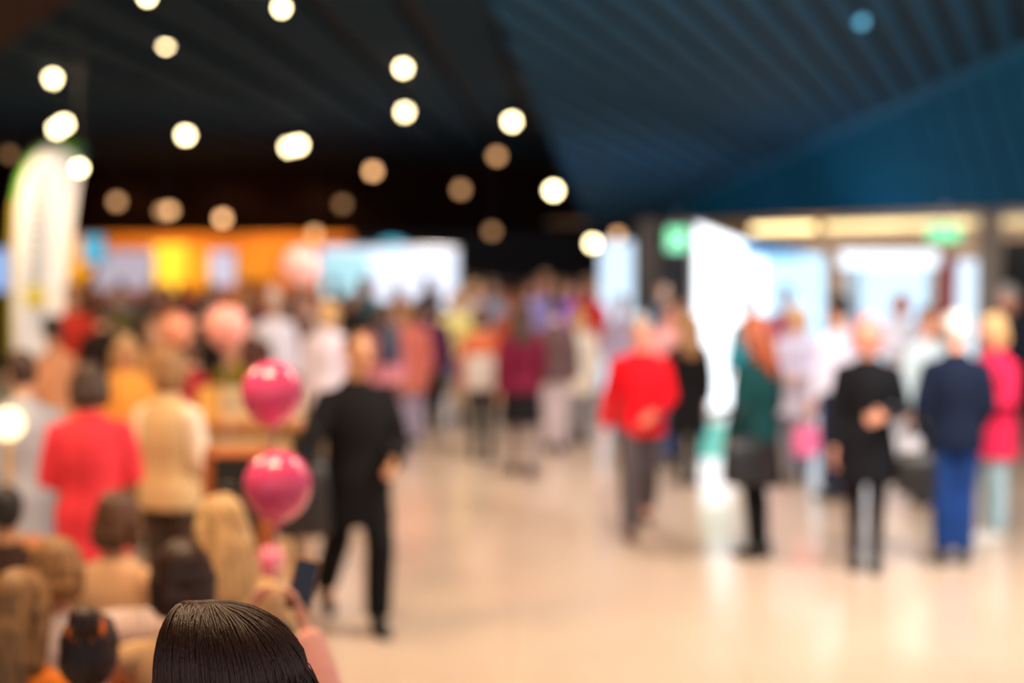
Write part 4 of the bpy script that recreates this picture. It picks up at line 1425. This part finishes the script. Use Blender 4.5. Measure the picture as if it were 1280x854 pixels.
# open brochure
ha, hb_ = hand_at(bobp, 'sit_sheet', 0, .07), hand_at(bobp, 'sit_sheet', 1, .07)
hm_ = (ha + hb_) / 2
r = thing('brochure', 'large pale open brochure held by the dark bobbed haired person', 'brochure', (hm_.x, hm_.y + .03, hm_.z - .06), R(8))
for s in (-1, 1):
    g = G()
    vs, fs = [], []
    n = 6
    for f in (0, .003):
        for i in range(n + 1):
            xx = s * .125 * i / n
            yy = .02 * math.sin(i / n * PI) - .03 * i / n + f
            vs += [(xx, yy + .05, 0), (xx, yy - .05, .24)]
    k = 2 * (n + 1)
    for i in range(n):
        a = 2 * i
        fs += [(a, a + 2, a + 3, a + 1), (k + a, k + a + 1, k + a + 3, k + a + 2), (a, k + a, k + a + 2, a + 2), (a + 1, a + 3, k + a + 3, k + a + 1)]
    fs += [(0, 1, k + 1, k), (2 * n, k + 2 * n, k + 2 * n + 1, 2 * n + 1)]
    g.add(vs, fs)
    obj('page', g, mat('brochure_paper', (240, 216, 208), .6, .04, 6), r, True)

# ------------------------------------------------------------------ the nearest head: long dark hair with strands
def front_hair(root, pn):
    J = JJ(pn)
    M = J['headM']
    g = G()
    g.ell((0, -.016, .028), (.088, .106, .104), 24)
    g.ell((0, -.05, -.01), (.09, .085, .09), 20)
    g.tube([(0, -.06, .04), (0, -.11, -.06), (0, -.135, -.17), (0, -.14, -.30), (0, -.13, -.40)], [(.085, .05), (.098, .058), (.11, .05), (.105, .04), (.06, .02)], 18)
    for s in (-1, 1):
        g.tube([(s * .05, .03, .075), (s * .088, -.012, .0), (s * .092, -.04, -.09), (s * .092, -.07, -.20), (s * .07, -.09, -.30)], [.03, .034, .036, .034, .015], 12)
    gg = G(); gg.add(g.v, g.f, 0, M)
    me = fused(gg, .006, 3, 'hair')
    out = G(); absorb(out, me)
    bpy.data.meshes.remove(me)
    rnd = random.Random(2)
    for i in range(2200):
        s = rnd.choice((-1, 1))
        phi = R(rnd.uniform(38, 178)) if rnd.random() < .9 else R(rnd.uniform(26, 60))
        dx, dy = s * math.sin(phi), math.cos(phi)
        y0 = rnd.uniform(.020, .078)
        lay = rnd.uniform(.0, .013)
        amax = R(rnd.uniform(86, 104))
        rx, ry, rz = .096 + lay, .112 + lay, .112 + lay
        if dy < 0:
            ry += .035
        pts = []
        for k in range(9):
            a = amax * (k / 8) ** .9
            sw = .016 * math.sin(a * 1.9 + phi * 2) * rnd.uniform(.6, 1.0)
            pts.append(Vector((rx * math.sin(a) * dx + sw * dy, -.016 + ry * math.sin(a) * dy + y0 * (1 - math.sin(a)) ** .9, .026 + rz * math.cos(a))))
        L = rnd.uniform(.08, .36)
        wob, ph = rnd.uniform(.004, .016), rnd.uniform(0, 6.3)
        e = pts[-1]
        for k in range(1, 8):
            q = L * k / 7
            pts.append(e + Vector((dx * (.05 * q) + wob * math.sin(q * 16 + ph), dy * .05 * q - .28 * q + wob * math.cos(q * 14 + ph), -q)))
        r0 = rnd.uniform(.0013, .0030)
        out.tube(pts, [r0 * .7] + [r0] * (len(pts) - 2) + [r0 * .3], 5, 0, M)
    m = out.mesh('hair')
    put('hair', m, mat('glossy_dark_hair', (88, 52, 36), .34, .6, 30, .3, stretch=(14, 14, 1.2)), root)

fw = person('nearest woman with long glossy dark brown hair at the bottom centre left', 292, 2.3, 1.565, 74, 'stand', 'jacket', (50, 40, 40), 'jeans', (40, 44, 64), 'long', 'dark', 'tan', fine=True, custom_hair=front_hair)

# ------------------------------------------------------------------ light
def spot(x, y, z, power, col, tx, ty, tz=0, size=70, rad=.0, blend=.6):
    l = bpy.data.lights.new('hall_spot', 'SPOT')
    l.energy = power
    l.color = col
    l.spot_size = R(size)
    l.spot_blend = blend
    l.shadow_soft_size = rad
    l.energy = power * 1.55
    o = bpy.data.objects.new('hall_spot', l)
    C.objects.link(o)
    o.location = (x, y, z)
    o.rotation_euler = (Vector((tx, ty, tz)) - Vector((x, y, z))).to_track_quat('-Z', 'Y').to_euler()
    return o

def area(x, y, z, sx, sy, power, col, tx, ty, tz):
    l = bpy.data.lights.new('hall_panel', 'AREA')
    l.shape = 'RECTANGLE'
    l.size, l.size_y = sx, sy
    l.energy = power
    l.color = col
    l.energy = power * 1.3
    o = bpy.data.objects.new('hall_panel', l)
    C.objects.link(o)
    o.location = (x, y, z)
    o.rotation_euler = (Vector((tx, ty, tz)) - Vector((x, y, z))).to_track_quat('-Z', 'Y').to_euler()
    return o

WARM, AMB, NEU, COOL = (1, .84, .68), (1, .70, .42), (1, .94, .90), (.72, .86, 1)
# ceiling lamps of the hall above and in front of the frame
area(-1.2, 4.4, 4.2, 1.2, 1.2, 120, AMB, -1.4, 5.2, 0)
area(-3.6, 7.2, 4.2, 1.0, 1.0, 150, AMB, -3.2, 8.5, 0)
area(1.6, 7.5, 4.2, 1.6, 1.6, 220, WARM, 1.8, 9.5, 0)
area(4.2, 8.0, 4.2, 1.6, 1.6, 220, NEU, 4.0, 10.5, 0)
for (x, y, pw, col) in ((-3.5, 13, 240, AMB), (-6, 16, 260, AMB), (-2.0, 17, 300, WARM), (.2, 13.5, 300, WARM), (1.2, 18, 330, NEU), (-.6, 21, 330, NEU),
                        (3.0, 14, 210, NEU), (-5.5, 22, 300, WARM), (-9, 21, 260, AMB), (-2.5, 25, 260, WARM)):
    spot(x, y, 4.2, pw, col, x, y + .1, 0, 110)

for k in (-3.0, .4, 3.8, 7.2, 10.6):  # spots added to brighten the wall under the soffit, without fixtures
    q = P790 + u * k + nrm * 3.4
    spot(q.x, q.y, 2.66, 190, WARM, q.x + nrm.x * 2.8, q.y + nrm.y * 2.8, 1.7, 120)
spot(-4.6, 11.6, 4.2, 300, (.9, .94, 1), -5.5, 17, 1.9, 34)  # extra neutral spot added to whiten the flag, without a fixture
for x in (-9.5, -7, -4.8):
    spot(x, 34.2, 3.9, 260, (1, .6, .22), x, 36.4, 1.6, 90)
w = bpy.data.worlds.new('hall_ambient_fill')  # even cool fill added through the open rear, no known window
bpy.context.scene.world = w
w.use_nodes = True
w.node_tree.nodes['Background'].inputs[0].default_value = (.86, .90, 1.0, 1)
w.node_tree.nodes['Background'].inputs[1].default_value = .68

# ------------------------------------------------------------------ camera
cam = bpy.data.cameras.new('camera')
co = bpy.data.objects.new('camera', cam)
C.objects.link(co)
co.location = (0, 0, CAM_Z)
co.rotation_euler = (PI / 2 - PITCH, 0, 0)
cam.sensor_width = 36
cam.lens = FPX / 1280 * 36
cam.dof.use_dof = True
cam.dof.focus_distance = 2.28
cam.dof.aperture_fstop = 1.22
cam.dof.aperture_blades = 0
cam.clip_end = 200
sc = bpy.context.scene
sc.camera = co
sc.view_settings.view_transform = 'Standard'
sc.view_settings.look = 'None'
sc.view_settings.gamma = 1
sc.view_settings.exposure = 0
sc.view_settings.use_curve_mapping = False
sc.cycles.use_denoising = True
sc.cycles.max_bounces = 6
sc.cycles.sample_clamp_indirect = 6

# people too close to one another show up here while building
for i in range(len(PEOPLE)):
    for j in range(i):
        a, b = PEOPLE[i], PEOPLE[j]
        dd = math.hypot(a[0] - b[0], a[1] - b[1])
        if dd < .52:
            print('CLOSE %.2f' % dd, a[2], '|', b[2])
